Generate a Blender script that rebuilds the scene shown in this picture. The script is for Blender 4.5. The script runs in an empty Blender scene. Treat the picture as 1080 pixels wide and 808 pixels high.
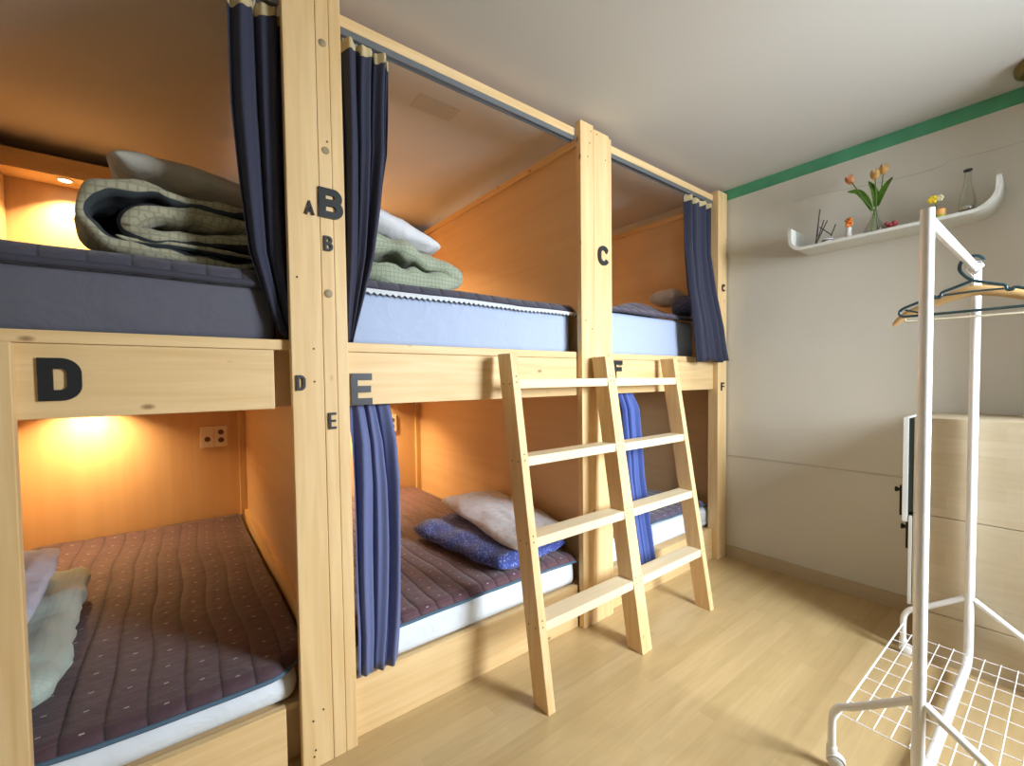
import bpy, bmesh, math, random
from mathutils import Vector, Matrix, noise
random.seed(7)
PI = math.pi
SC = bpy.context.scene
COL = SC.collection

# ------------------------------------------------------------------ materials
def new_mat(name):
    m = bpy.data.materials.new(name); m.use_nodes = True
    nt = m.node_tree; b = nt.nodes['Principled BSDF']
    return m, nt, b
def N(nt, t, **kw):
    n = nt.nodes.new(t)
    for k, v in kw.items(): setattr(n, k, v)
    return n
def L(nt, a, b): nt.links.new(a, b)
def rgba(c): return (c[0], c[1], c[2], 1)
def plain(name, c, rough=.5, metal=0, bump=0, bscale=200, sheen=0, var=0, vscale=6, coat=0, spec=None, bdist=.002):
    m, nt, b = new_mat(name)
    b.inputs['Base Color'].default_value = rgba(c); b.inputs['Roughness'].default_value = rough
    b.inputs['Metallic'].default_value = metal
    if spec is not None: b.inputs['Specular IOR Level'].default_value = spec
    if sheen: b.inputs['Sheen Weight'].default_value = sheen
    if coat: b.inputs['Coat Weight'].default_value = coat
    tc = N(nt, 'ShaderNodeTexCoord')
    if var:
        no = N(nt, 'ShaderNodeTexNoise'); no.inputs['Scale'].default_value = vscale; no.inputs['Detail'].default_value = 4
        L(nt, tc.outputs['Object'], no.inputs['Vector'])
        r = N(nt, 'ShaderNodeValToRGB')
        r.color_ramp.elements[0].position = .3; r.color_ramp.elements[1].position = .7
        r.color_ramp.elements[0].color = rgba([x*(1-var) for x in c]); r.color_ramp.elements[1].color = rgba([min(1, x*(1+var)) for x in c])
        L(nt, no.outputs['Fac'], r.inputs[0]); L(nt, r.outputs[0], b.inputs['Base Color'])
    if bump:
        n2 = N(nt, 'ShaderNodeTexNoise'); n2.inputs['Scale'].default_value = bscale; n2.inputs['Detail'].default_value = 3
        L(nt, tc.outputs['Object'], n2.inputs['Vector'])
        bp = N(nt, 'ShaderNodeBump'); bp.inputs['Strength'].default_value = bump; bp.inputs['Distance'].default_value = bdist; n2.inputs['Distortion'].default_value = .8 if bdist > .004 else 0
        L(nt, n2.outputs['Fac'], bp.inputs['Height']); L(nt, bp.outputs[0], b.inputs['Normal'])
    return m
def wood(name, light, dark, axis='x', rough=.55, knots=True, freq=1.0, kdark=(.22, .10, .035)):
    m, nt, b = new_mat(name)
    tc = N(nt, 'ShaderNodeTexCoord'); mp = N(nt, 'ShaderNodeMapping')
    s = {'x': (1.2, 22, 22), 'y': (22, 1.2, 22), 'z': (22, 22, 1.2)}[axis]
    mp.inputs['Scale'].default_value = [v*freq for v in s]
    L(nt, tc.outputs['Object'], mp.inputs['Vector'])
    no = N(nt, 'ShaderNodeTexNoise'); no.inputs['Scale'].default_value = 1.6; no.inputs['Detail'].default_value = 6; no.inputs['Distortion'].default_value = .6
    L(nt, mp.outputs[0], no.inputs['Vector'])
    r = N(nt, 'ShaderNodeValToRGB')
    r.color_ramp.elements[0].position = .32; r.color_ramp.elements[1].position = .68
    r.color_ramp.elements[0].color = rgba(dark); r.color_ramp.elements[1].color = rgba(light)
    L(nt, no.outputs['Fac'], r.inputs[0])
    out = r.outputs[0]
    if knots:
        mk = N(nt, 'ShaderNodeMapping')
        mk.inputs['Scale'].default_value = {'x': (5.5, 11, 11), 'y': (11, 5.5, 11), 'z': (11, 11, 5.5)}[axis]
        L(nt, tc.outputs['Object'], mk.inputs['Vector'])
        vo = N(nt, 'ShaderNodeTexVoronoi'); vo.inputs['Scale'].default_value = 1.0; vo.inputs['Randomness'].default_value = 1
        L(nt, mk.outputs[0], vo.inputs['Vector'])
        rk = N(nt, 'ShaderNodeValToRGB')
        rk.color_ramp.elements[0].position = .04; rk.color_ramp.elements[1].position = .11
        rk.color_ramp.elements[0].color = (1, 1, 1, 1); rk.color_ramp.elements[1].color = (0, 0, 0, 1)
        L(nt, vo.outputs['Distance'], rk.inputs[0])
        sep = N(nt, 'ShaderNodeSeparateColor'); L(nt, vo.outputs['Color'], sep.inputs[0])
        gt = N(nt, 'ShaderNodeMath', operation='GREATER_THAN'); gt.inputs[1].default_value = .45
        L(nt, sep.outputs[0], gt.inputs[0])
        mu = N(nt, 'ShaderNodeMath', operation='MULTIPLY'); L(nt, rk.outputs[0], mu.inputs[0]); L(nt, gt.outputs[0], mu.inputs[1])
        m2 = N(nt, 'ShaderNodeMath', operation='MULTIPLY'); L(nt, mu.outputs[0], m2.inputs[0]); m2.inputs[1].default_value = .8
        mx = N(nt, 'ShaderNodeMix', data_type='RGBA'); L(nt, m2.outputs[0], mx.inputs[0]); L(nt, out, mx.inputs[6])
        mx.inputs[7].default_value = rgba(kdark); out = mx.outputs[2]
    L(nt, out, b.inputs['Base Color'])
    b.inputs['Roughness'].default_value = rough
    bp = N(nt, 'ShaderNodeBump'); bp.inputs['Strength'].default_value = .12; bp.inputs['Distance'].default_value = .002
    L(nt, no.outputs['Fac'], bp.inputs['Height']); L(nt, bp.outputs[0], b.inputs['Normal'])
    return m

PL, PD = (.80, .58, .30), (.70, .47, .21)
M = {}
for ax in 'xyz':
    M['pine_'+ax] = wood('pine_'+ax, PL, PD, ax)
    M['ply_'+ax] = wood('plywood_'+ax, (.74, .53, .30), (.69, .47, .25), ax, rough=.5, knots=False, freq=.45)
M['ladder_x'] = wood('ladder_pine_x', (.84, .72, .50), (.76, .62, .38), 'x')
M['ladder_z'] = wood('ladder_pine_z', (.80, .58, .31), (.72, .47, .21), 'z')
M['wall'] = plain('wall_paint', (.67, .64, .56), .75, bump=.15, bscale=60, var=.03, vscale=1.5)
M['ceiling'] = plain('ceiling_paint', (.59, .58, .54), .8, bump=.1, bscale=40)
M['green'] = plain('green_paint', (.085, .35, .19), .6, var=.12, vscale=9)
M['seam'] = plain('wall_seam', (.50, .47, .39), .7)
M['base'] = wood('baseboard_wood', (.54, .45, .32), (.48, .39, .26), 'y', knots=False)
M['navy'] = plain('navy_curtain_cloth', (.028, .031, .060), .85, bump=.3, bscale=500, sheen=.08)
M['blue'] = plain('blue_curtain_cloth', (.115, .140, .295), .8, bump=.3, bscale=500, sheen=.2)
M['blueF'] = plain('bright_blue_curtain_cloth', (.065, .11, .36), .8, bump=.3, bscale=500, sheen=.15)
M['tape'] = plain('pleat_tape', (.55, .45, .25), .9, bump=.6, bscale=160)
M['letter'] = plain('black_letter', (.012, .014, .016), .45)
M['track'] = plain('grey_track', (.22, .25, .28), .35, metal=.6)
M['black'] = plain('black_plastic', (.015, .015, .015), .4)
M['rack'] = plain('white_steel', (.86, .87, .88), .22, coat=.3)
M['wheel'] = plain('white_caster', (.78, .78, .76), .35)
M['wire'] = plain('white_wire', (.88, .87, .90), .3)
M['doorw'] = plain('white_door', (.80, .82, .80), .4)
M['gasket'] = plain('dark_gasket', (.03, .05, .05), .6)
M['latch'] = plain('black_latch', (.02, .018, .015), .35, metal=.5)
M['shelf'] = plain('shelf_white', (.66, .66, .60), .45)
M['brass'] = plain('aged_brass', (.28, .20, .06), .3, metal=.9)
M['opal'] = plain('opal_glass', (.8, .8, .78), .3)
M['socket'] = plain('socket_plastic', (.85, .78, .62), .35)
M['dark'] = plain('socket_hole', (.10, .06, .03), .6)
M['hanger'] = plain('dark_green_plastic', (.012, .045, .055), .3, coat=.4)
M['hangerwood'] = wood('hanger_wood', (.62, .40, .17), (.52, .31, .12), 'y', knots=False, rough=.4)
M['hangerbar'] = plain('cream_bar', (.72, .66, .50), .4)
M['steel'] = plain('steel', (.6, .6, .6), .25, metal=1)
M['stem'] = plain('green_stem', (.10, .18, .04), .6)
M['leaf'] = plain('green_leaf', (.10, .24, .02), .5, var=.3, vscale=30)
M['tulip'] = plain('peach_petal', (.78, .38, .18), .5, var=.25, vscale=60)
M['tulipy'] = plain('yellow_pink_petal', (.82, .50, .16), .5, var=.3, vscale=50)
M['yellow'] = plain('yellow_flower', (.85, .62, .02), .5)
M['palepetal'] = plain('pale_petal', (.75, .68, .45), .6)
M['orange'] = plain('orange_flower', (.75, .20, .02), .5, var=.4, vscale=90)
M['orangejar'] = plain('orange_wax', (.75, .36, .10), .5)
M['greenjar'] = plain('olive_band', (.38, .40, .03), .5)
M['reddish'] = plain('dark_red', (.28, .03, .04), .5, var=.4, vscale=60)
M['reed'] = plain('dark_reed', (.05, .035, .03), .7)
M['white'] = plain('white_ceramic', (.75, .75, .72), .35)
M['root'] = plain('grey_stem', (.20, .18, .12), .6)
M['knob'] = plain('wood_plug', (.33, .25, .14), .6)
M['screw'] = plain('screw_head', (.05, .035, .02), .5)
M['patch'] = plain('ceiling_patch_paint', (.51, .49, .44), .8)
M['piping'] = plain('teal_binding', (.07, .13, .19), .8)
M['slatebind'] = plain('slate_binding', (.05, .05, .07), .9)
M['lace'] = plain('pale_lace', (.62, .66, .70), .9, bump=.8, bscale=120)
def glass(name, tint=(.9, .95, .93), fac=.12, rough=.03):
    m = bpy.data.materials.new(name); m.use_nodes = True; nt = m.node_tree; nt.nodes.clear()
    o = N(nt, 'ShaderNodeOutputMaterial'); t = N(nt, 'ShaderNodeBsdfTransparent'); g = N(nt, 'ShaderNodeBsdfGlossy'); mx = N(nt, 'ShaderNodeMixShader')
    t.inputs[0].default_value = rgba(tint); g.inputs['Roughness'].default_value = rough
    lw = N(nt, 'ShaderNodeLayerWeight'); lw.inputs[0].default_value = .35
    ad = N(nt, 'ShaderNodeMath', operation='ADD'); ad.inputs[1].default_value = fac; ad.use_clamp = True
    L(nt, lw.outputs['Facing'], ad.inputs[0]); L(nt, ad.outputs[0], mx.inputs[0])
    L(nt, t.outputs[0], mx.inputs[1]); L(nt, g.outputs[0], mx.inputs[2]); L(nt, mx.outputs[0], o.inputs[0])
    return m
M['glass'] = glass('clear_glass', (.975, .985, .975), -.08)
M['pane'] = glass('window_glass', (.98, .98, .98), -.25)
def emissive(name, c, s):
    m, nt, b = new_mat(name); b.inputs['Base Color'].default_value = rgba(c)
    b.inputs['Emission Color'].default_value = rgba(c); b.inputs['Emission Strength'].default_value = s
    return m
M['led'] = emissive('led_lens', (1, .86, .6), 14)
M['led_off'] = plain('led_lens_off', (.7, .66, .55), .4)

def floor_mat():
    m, nt, b = new_mat('laminate_floor')
    tc = N(nt, 'ShaderNodeTexCoord')
    br = N(nt, 'ShaderNodeTexBrick'); br.inputs['Scale'].default_value = 1
    br.inputs['Brick Width'].default_value = .62; br.inputs['Row Height'].default_value = .066
    br.inputs['Mortar Size'].default_value = .0003; br.inputs['Bias'].default_value = 0
    br.inputs['Color1'].default_value = (.60, .44, .225, 1); br.inputs['Color2'].default_value = (.52, .375, .18, 1)
    br.inputs['Mortar'].default_value = (.50, .36, .17, 1)
    L(nt, tc.outputs['Object'], br.inputs['Vector'])
    mp = N(nt, 'ShaderNodeMapping'); mp.inputs['Scale'].default_value = (1.3, 16, 1)
    L(nt, tc.outputs['Object'], mp.inputs[0])
    no = N(nt, 'ShaderNodeTexNoise'); no.inputs['Scale'].default_value = 1.8; no.inputs['Detail'].default_value = 5; no.inputs['Distortion'].default_value = 1.2
    L(nt, mp.outputs[0], no.inputs['Vector'])
    r = N(nt, 'ShaderNodeValToRGB'); r.color_ramp.elements[0].position = .3; r.color_ramp.elements[1].position = .7
    r.color_ramp.elements[0].color = (.88, .86, .82, 1); r.color_ramp.elements[1].color = (1.0, 1.0, 1.0, 1)
    L(nt, no.outputs['Fac'], r.inputs[0])
    mx = N(nt, 'ShaderNodeMix', data_type='RGBA', blend_type='MULTIPLY'); mx.inputs[0].default_value = 1
    L(nt, br.outputs['Color'], mx.inputs[6]); L(nt, r.outputs[0], mx.inputs[7])
    L(nt, mx.outputs[2], b.inputs['Base Color']); b.inputs['Roughness'].default_value = .28
    bp = N(nt, 'ShaderNodeBump'); bp.inputs['Strength'].default_value = .05
    L(nt, no.outputs['Fac'], bp.inputs['Height']); L(nt, bp.outputs[0], b.inputs['Normal'])
    return m
M['floor'] = floor_mat()

def block_mat():       # laminated butcher-block side panel of the lockers (lies in the Y-Z plane)
    m, nt, b = new_mat('laminated_block_panel')
    tc = N(nt, 'ShaderNodeTexCoord'); sp = N(nt, 'ShaderNodeSeparateXYZ'); cb = N(nt, 'ShaderNodeCombineXYZ')
    L(nt, tc.outputs['Object'], sp.inputs[0]); L(nt, sp.outputs['Y'], cb.inputs[0]); L(nt, sp.outputs['Z'], cb.inputs[1])
    br = N(nt, 'ShaderNodeTexBrick'); br.inputs['Scale'].default_value = 1
    br.inputs['Brick Width'].default_value = .34; br.inputs['Row Height'].default_value = .062; br.inputs['Mortar Size'].default_value = 0
    br.inputs['Color1'].default_value = (.62, .52, .36, 1); br.inputs['Color2'].default_value = (.56, .46, .305, 1)
    L(nt, cb.outputs[0], br.inputs['Vector'])
    mp = N(nt, 'ShaderNodeMapping'); mp.inputs['Scale'].default_value = (1, 3, 30)
    L(nt, tc.outputs['Object'], mp.inputs[0])
    no = N(nt, 'ShaderNodeTexNoise'); no.inputs['Scale'].default_value = 2; no.inputs['Detail'].default_value = 5
    L(nt, mp.outputs[0], no.inputs['Vector'])
    r = N(nt, 'ShaderNodeValToRGB'); r.color_ramp.elements[0].color = (.82, .80, .76, 1); r.color_ramp.elements[1].color = (1, 1, 1, 1)
    L(nt, no.outputs['Fac'], r.inputs[0])
    mx = N(nt, 'ShaderNodeMix', data_type='RGBA', blend_type='MULTIPLY'); mx.inputs[0].default_value = 1
    L(nt, br.outputs['Color'], mx.inputs[6]); L(nt, r.outputs[0], mx.inputs[7]); L(nt, mx.outputs[2], b.inputs['Base Color'])
    b.inputs['Roughness'].default_value = .45
    return m
M['block'] = block_mat()

def grid_lines(nt, vec_out, sx, sy, ax=0, ay=1, w=.08):
    """returns a socket that is 1 on lines of a grid in the plane of two axes"""
    sp = N(nt, 'ShaderNodeSeparateXYZ'); L(nt, vec_out, sp.inputs[0])
    outs = []
    for a, s in ((ax, sx), (ay, sy)):
        d = N(nt, 'ShaderNodeMath', operation='DIVIDE'); L(nt, sp.outputs[a], d.inputs[0]); d.inputs[1].default_value = s
        f = N(nt, 'ShaderNodeMath', operation='FRACT'); L(nt, d.outputs[0], f.inputs[0])
        l = N(nt, 'ShaderNodeMath', operation='LESS_THAN'); L(nt, f.outputs[0], l.inputs[0]); l.inputs[1].default_value = w
        outs.append(l.outputs[0])
    mx = N(nt, 'ShaderNodeMath', operation='MAXIMUM'); L(nt, outs[0], mx.inputs[0]); L(nt, outs[1], mx.inputs[1])
    return mx.outputs[0]
def plaid(name, base, line, s=.018, w=.16, rough=.9, mix=.55):
    m, nt, b = new_mat(name)
    uv = N(nt, 'ShaderNodeUVMap'); uv.uv_map = 'UVMap'
    g = grid_lines(nt, uv.outputs[0], s, s, w=w)
    mu = N(nt, 'ShaderNodeMath', operation='MULTIPLY'); L(nt, g, mu.inputs[0]); mu.inputs[1].default_value = mix
    mx = N(nt, 'ShaderNodeMix', data_type='RGBA'); L(nt, mu.outputs[0], mx.inputs[0])
    mx.inputs[6].default_value = rgba(base); mx.inputs[7].default_value = rgba(line)
    L(nt, mx.outputs[2], b.inputs['Base Color']); b.inputs['Roughness'].default_value = rough; b.inputs['Sheen Weight'].default_value = .2
    return m
M['sage'] = plaid('sage_plaid_cotton', (.40, .44, .32), (.13, .20, .13))
M['tanplaid'] = plaid('tan_plaid_cotton', (.42, .40, .27), (.22, .21, .14), s=.024, w=.25)
M['lining'] = plain('dark_lining', (.045, .055, .062), .9, bump=.3, bscale=90)
M['sageplain'] = plaid('pale_sage_cotton', (.42, .50, .44), (.34, .42, .37), s=.012, w=.3, mix=.5)
def speckle(name, base, dot, scale=120, thr=.62, rough=.9):
    m, nt, b = new_mat(name)
    tc = N(nt, 'ShaderNodeTexCoord'); no = N(nt, 'ShaderNodeTexNoise'); no.inputs['Scale'].default_value = scale; no.inputs['Detail'].default_value = 1
    L(nt, tc.outputs['Object'], no.inputs['Vector'])
    r = N(nt, 'ShaderNodeValToRGB'); r.color_ramp.elements[0].position = thr-.03; r.color_ramp.elements[1].position = thr+.03
    r.color_ramp.elements[0].color = rgba(base); r.color_ramp.elements[1].color = rgba(dot)
    L(nt, no.outputs['Fac'], r.inputs[0]); L(nt, r.outputs[0], b.inputs['Base Color'])
    b.inputs['Roughness'].default_value = rough; b.inputs['Sheen Weight'].default_value = .2
    return m
M['bluespeck'] = speckle('blue_speckled_cotton', (.05, .08, .34), (.26, .33, .66), 110, .60)
M['navyspeck'] = speckle('navy_speckled_cotton', (.08, .11, .25), (.20, .25, .42), 90, .6)
M['sheetB'] = plain('pale_blue_sheet', (.42, .50, .68), .85, bump=.45, bscale=9, bdist=.018)
M['sheetW'] = plain('white_sheet', (.74, .80, .86), .85, bump=.45, bscale=9, bdist=.018)
M['sheetG'] = plain('grey_sheet', (.115, .115, .145), .9, bump=.45, bscale=9, bdist=.018)
M['pillowW'] = plain('white_pillowcase', (.72, .73, .76), .85, bump=.6, bscale=11, bdist=.02)
M['pillowT'] = plain('beige_grey_pillowcase', (.50, .48, .42), .85, bump=.6, bscale=11, bdist=.02)
M['pillowL'] = plain('lilac_white_pillowcase', (.58, .60, .72), .85, bump=.6, bscale=11, bdist=.02)
M['pillowF'] = speckle('floral_white_pillowcase', (.70, .70, .72), (.64, .60, .58), 30, .56)
def quilted(name, base, thread, dot, sx=.088, sy=.105):
    """quilted pad: channel seams along Y, thin cross threads, small white dashes in a staggered grid"""
    m, nt, b = new_mat(name)
    tc = N(nt, 'ShaderNodeTexCoord')
    no = N(nt, 'ShaderNodeTexNoise'); no.inputs['Scale'].default_value = 2.2; no.inputs['Detail'].default_value = 1
    L(nt, tc.outputs['Object'], no.inputs['Vector'])
    sub = N(nt, 'ShaderNodeVectorMath', operation='SUBTRACT'); L(nt, no.outputs['Color'], sub.inputs[0]); sub.inputs[1].default_value = (.5, .5, .5)
    sca = N(nt, 'ShaderNodeVectorMath', operation='SCALE'); L(nt, sub.outputs[0], sca.inputs[0]); sca.inputs['Scale'].default_value = .055
    add = N(nt, 'ShaderNodeVectorMath', operation='ADD'); L(nt, tc.outputs['Object'], add.inputs[0]); L(nt, sca.outputs[0], add.inputs[1])
    sp = N(nt, 'ShaderNodeSeparateXYZ'); L(nt, add.outputs[0], sp.inputs[0])
    def mt(op, a, v=None, c=None):
        n = N(nt, 'ShaderNodeMath', operation=op)
        for i, q in enumerate((a, v, c)):
            if q is None: continue
            if isinstance(q, (int, float)): n.inputs[i].default_value = q
            else: L(nt, q, n.inputs[i])
        return n.outputs[0]
    u = mt('DIVIDE', sp.outputs[0], sx)
    fu = mt('FRACT', u)
    col = mt('FLOOR', u)
    par = mt('MULTIPLY', mt('FRACT', mt('MULTIPLY', col, .5)), 1.0)
    v = mt('ADD', mt('DIVIDE', sp.outputs[1], sy), par)
    fv = mt('FRACT', v)
    du = mt('ABSOLUTE', mt('SUBTRACT', fu, .5))           # .5 at the seams
    seam = mt('GREATER_THAN', du, .465)
    dv = mt('ABSOLUTE', mt('SUBTRACT', fv, .5))
    thr = mt('GREATER_THAN', dv, .485)
    dash = mt('MULTIPLY', mt('LESS_THAN', du, .065), mt('LESS_THAN', dv, .022))
    mx = N(nt, 'ShaderNodeMix', data_type='RGBA'); L(nt, mt('MULTIPLY', seam, .55), mx.inputs[0]); mx.inputs[6].default_value = rgba(base); mx.inputs[7].default_value = (.01, .008, .014, 1)
    m2 = N(nt, 'ShaderNodeMix', data_type='RGBA'); L(nt, mt('MULTIPLY', thr, .35), m2.inputs[0]); L(nt, mx.outputs[2], m2.inputs[6]); m2.inputs[7].default_value = rgba(thread)
    m3 = N(nt, 'ShaderNodeMix', data_type='RGBA'); L(nt, dash, m3.inputs[0]); L(nt, m2.outputs[2], m3.inputs[6]); m3.inputs[7].default_value = rgba(dot)
    L(nt, m3.outputs[2], b.inputs['Base Color']); b.inputs['Roughness'].default_value = .75; b.inputs['Sheen Weight'].default_value = .25
    h = mt('SUBTRACT', 1.0, mt('POWER', mt('MULTIPLY', du, 2.0), 4.0))
    n2 = N(nt, 'ShaderNodeTexNoise'); n2.inputs['Scale'].default_value = 28; n2.inputs['Detail'].default_value = 3; L(nt, tc.outputs['Object'], n2.inputs['Vector'])
    hh = mt('ADD', h, mt('MULTIPLY', n2.outputs['Fac'], .7))
    bp = N(nt, 'ShaderNodeBump'); bp.inputs['Strength'].default_value = .8; bp.inputs['Distance'].default_value = .008
    L(nt, hh, bp.inputs['Height']); L(nt, bp.outputs[0], b.inputs['Normal'])
    return m
M['quiltbrown'] = quilted('brown_quilted_satin', (.070, .034, .045), (.17, .10, .13), (.52, .49, .52))
M['quiltmaroon'] = quilted('maroon_quilted_satin', (.11, .048, .062), (.26, .16, .18), (.55, .5, .52), .075, .09)
M['quiltslate'] = quilted('slate_quilted_satin', (.060, .058, .085), (.12, .12, .15), (.3, .3, .34))
M['quiltviolet'] = quilted('violet_quilted_satin', (.11, .085, .14), (.2, .17, .25), (.45, .42, .5))

# ------------------------------------------------------------------ mesh helpers
def add_box(bm, x0, x1, y0, y1, z0, z1, mat=0):
    vs = [bm.verts.new(p) for p in ((x0,y0,z0),(x1,y0,z0),(x1,y1,z0),(x0,y1,z0),(x0,y0,z1),(x1,y0,z1),(x1,y1,z1),(x0,y1,z1))]
    for f in ((0,3,2,1),(4,5,6,7),(0,1,5,4),(1,2,6,5),(2,3,7,6),(3,0,4,7)):
        fc = bm.faces.new([vs[i] for i in f]); fc.material_index = mat
def bevel(bm, w, seg=2):
    bmesh.ops.bevel(bm, geom=list(bm.edges), offset=w, segments=seg, affect='EDGES', profile=.6)
def obj(name, bm, mats, parent=None, smooth=False, **props):
    me = bpy.data.meshes.new(name)
    bmesh.ops.recalc_face_normals(bm, faces=bm.faces)
    bm.to_mesh(me); bm.free()
    for m in (mats if isinstance(mats, (list, tuple)) else [mats]): me.materials.append(M[m] if isinstance(m, str) else m)
    if smooth:
        for p in me.polygons: p.use_smooth = True
        if smooth != 'all': me.set_sharp_from_angle(angle=math.radians(50))
    o = bpy.data.objects.new(name, me); COL.objects.link(o)
    if parent is not None:
        o.parent = parent; o.matrix_parent_inverse = Matrix.Translation(-parent.location) if parent.type == 'EMPTY' else Matrix.Identity(4)
    for k, v in props.items(): o[k] = v
    return o
def empty(name, loc, label, cat, group=None):
    o = bpy.data.objects.new(name, None); COL.objects.link(o); o.empty_display_size = .1
    o.location = loc; o['label'] = label; o['category'] = cat
    if group: o['group'] = group
    return o
def tag(o, label, cat, group=None):
    o['label'] = label; o['category'] = cat
    if group: o['group'] = group
    return o
def box(name, d, mat, parent=None, bev=.002, **props):
    bm = bmesh.new(); add_box(bm, *d)
    if bev: bevel(bm, bev)
    return obj(name, bm, mat, parent, **props)
def smooth_path(pts, n=6):
    """Catmull-Rom through the points"""
    P = [Vector(p) for p in pts]; out = []
    for i in range(len(P)-1):
        p0 = P[max(i-1, 0)]; p1 = P[i]; p2 = P[i+1]; p3 = P[min(i+2, len(P)-1)]
        for k in range(n):
            t = k/n
            out.append(.5*((2*p1)+(p2-p0)*t+(2*p0-5*p1+4*p2-p3)*t*t+(3*p1-p0-3*p2+p3)*t**3))
    out.append(P[-1]); return out
def add_tube(bm, pts, r, seg=12, cap=True, mat=0, closed=False):
    P = [Vector(p) for p in pts]; n = len(P); rings = []
    ref = None
    for i in range(n):
        if closed: t = (P[(i+1) % n]-P[i-1]).normalized()
        elif i == 0: t = (P[1]-P[0]).normalized()
        elif i == n-1: t = (P[-1]-P[-2]).normalized()
        else: t = (P[i+1]-P[i-1]).normalized()
        if ref is None:
            a = Vector((0, 0, 1)) if abs(t.z) < .9 else Vector((1, 0, 0))
            ref = t.cross(a).normalized()
        ref = (ref-t*ref.dot(t)).normalized(); b2 = t.cross(ref)
        rr = r[i] if isinstance(r, (list, tuple)) else r
        rings.append([bm.verts.new(P[i]+ref*math.cos(2*PI*k/seg)*rr+b2*math.sin(2*PI*k/seg)*rr) for k in range(seg)])
    for i in range(n if closed else n-1):
        A, B = rings[i], rings[(i+1) % n]
        for k in range(seg):
            f = bm.faces.new((A[k], A[(k+1) % seg], B[(k+1) % seg], B[k])); f.material_index = mat
    if cap and not closed:
        for rg in (rings[0], rings[-1]):
            try: f = bm.faces.new(rg); f.material_index = mat
            except ValueError: pass
def tube(name, pts, r, mat, parent=None, seg=12, **props):
    bm = bmesh.new(); add_tube(bm, pts, r, seg); return obj(name, bm, mat, parent, smooth=True, **props)
def add_lathe(bm, prof, c, seg=20, mat=0, axis='z'):
    rings = []
    for r, h in prof:
        rg = []
        for k in range(seg):
            a = 2*PI*k/seg
            if axis == 'z': p = (c[0]+r*math.cos(a), c[1]+r*math.sin(a), c[2]+h)
            elif axis == 'x': p = (c[0]+h, c[1]+r*math.cos(a), c[2]+r*math.sin(a))
            else: p = (c[0]+r*math.cos(a), c[1]+h, c[2]+r*math.sin(a))
            rg.append(bm.verts.new(p))
        rings.append(rg)
    for A, B in zip(rings, rings[1:]):
        for k in range(seg):
            f = bm.faces.new((A[k], A[(k+1) % seg], B[(k+1) % seg], B[k])); f.material_index = mat
    for rg in (rings[0], rings[-1]):
        f = bm.faces.new(rg); f.material_index = mat
def lathe(name, prof, c, mat, parent=None, seg=20, axis='z', **props):
    bm = bmesh.new(); add_lathe(bm, prof, c, seg, axis=axis); return obj(name, bm, mat, parent, smooth=True, **props)
def nz(x, y, z, s=1.0, k=0): return noise.noise(Vector((x*s+k*17.3, y*s-k*5.1, z*s+k*9.7)))

# ------------------------------------------------------------------ the setting
XW, ZC = 3.09, 2.56
XL, YB, YF = -.80, -.95, 3.56
def struct(name, d, mat, bev=0):
    o = box(name, d, mat, bev=bev); o['kind'] = 'structure'; return o
struct('floor', (XL-.1, XW+.1, YB-.1, YF+.1, -.1, 0), 'floor')
struct('ceiling', (XL-.1, XW+.1, YB-.1, YF+.1, ZC, ZC+.1), 'ceiling')
struct('wall_right', (XW, XW+.1, YB-.1, YF+.1, 0, ZC), 'wall')
struct('wall_left', (XL-.1, XL, YB-.1, YF+.1, 0, ZC), 'wall')
struct('wall_front', (XL, XW, YF, YF+.1, 0, ZC), 'wall')
WX0, WX1, WZ0, WZ1 = 1.70, 2.60, .95, 2.25
struct('light_blocker', (2.68, XW, YB, -.30, 0, ZC), 'wall')  # unseen block added behind the camera, shades the right wall from the window
bm = bmesh.new()
add_box(bm, XL, WX0, YB-.1, YB, 0, ZC); add_box(bm, WX1, XW, YB-.1, YB, 0, ZC)
add_box(bm, WX0, WX1, YB-.1, YB, 0, WZ0); add_box(bm, WX0, WX1, YB-.1, YB, WZ1, ZC)
o = obj('wall_back', bm, 'wall'); o['kind'] = 'structure'
bm = bmesh.new(); w = .04
add_box(bm, WX0, WX0+w, YB-.08, YB-.03, WZ0, WZ1); add_box(bm, WX1-w, WX1, YB-.08, YB-.03, WZ0, WZ1)
add_box(bm, WX0+w, WX1-w, YB-.08, YB-.03, WZ0, WZ0+w); add_box(bm, WX0+w, WX1-w, YB-.08, YB-.03, WZ1-w, WZ1)
win = obj('window_1', bm, 'doorw'); win['kind'] = 'structure'
box('window_pane', (WX0+w, WX1-w, YB-.060, YB-.054, WZ0+w, WZ1-w), 'pane', win, bev=0)
struct('trim_1', (XW-.004, XW, YB, 1.57, 2.490, ZC), 'green')
struct('trim_2', (XW-.003, XW, YB, 1.5, .716, .722), 'seam')
bm = bmesh.new(); pc = smooth_path([(XW-.0008, y, z) for y, z in ((1.10, 2.350), (.969, 2.351), (.817, 2.331), (.631, 2.311), (.466, 2.307), (.40, 2.325), (.288, 2.317), (.10, 2.315))], 4)
for a, b_ in zip(pc, pc[1:]):
    w_ = .0015+.0012*noise.noise(a*9)
    bm.faces.new([bm.verts.new(v) for v in (a-Vector((0, 0, w_)), b_-Vector((0, 0, w_)), b_+Vector((0, 0, w_)), a+Vector((0, 0, w_)))])
o = obj('trim_4', bm, 'seam'); o['kind'] = 'structure'
bm = bmesh.new(); add_box(bm, XW-.014, XW, YB, 1.497, 0, .068); add_box(bm, XW-.018, XW, YB, 1.497, .064, .080)
o = obj('baseboard_right', bm, 'base'); o['kind'] = 'structure'
box('ceiling_patch', (.92, 1.13, 1.82, 1.93, ZC-.0022, ZC), 'patch', bev=0, kind='structure').name = 'trim_3'

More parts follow.
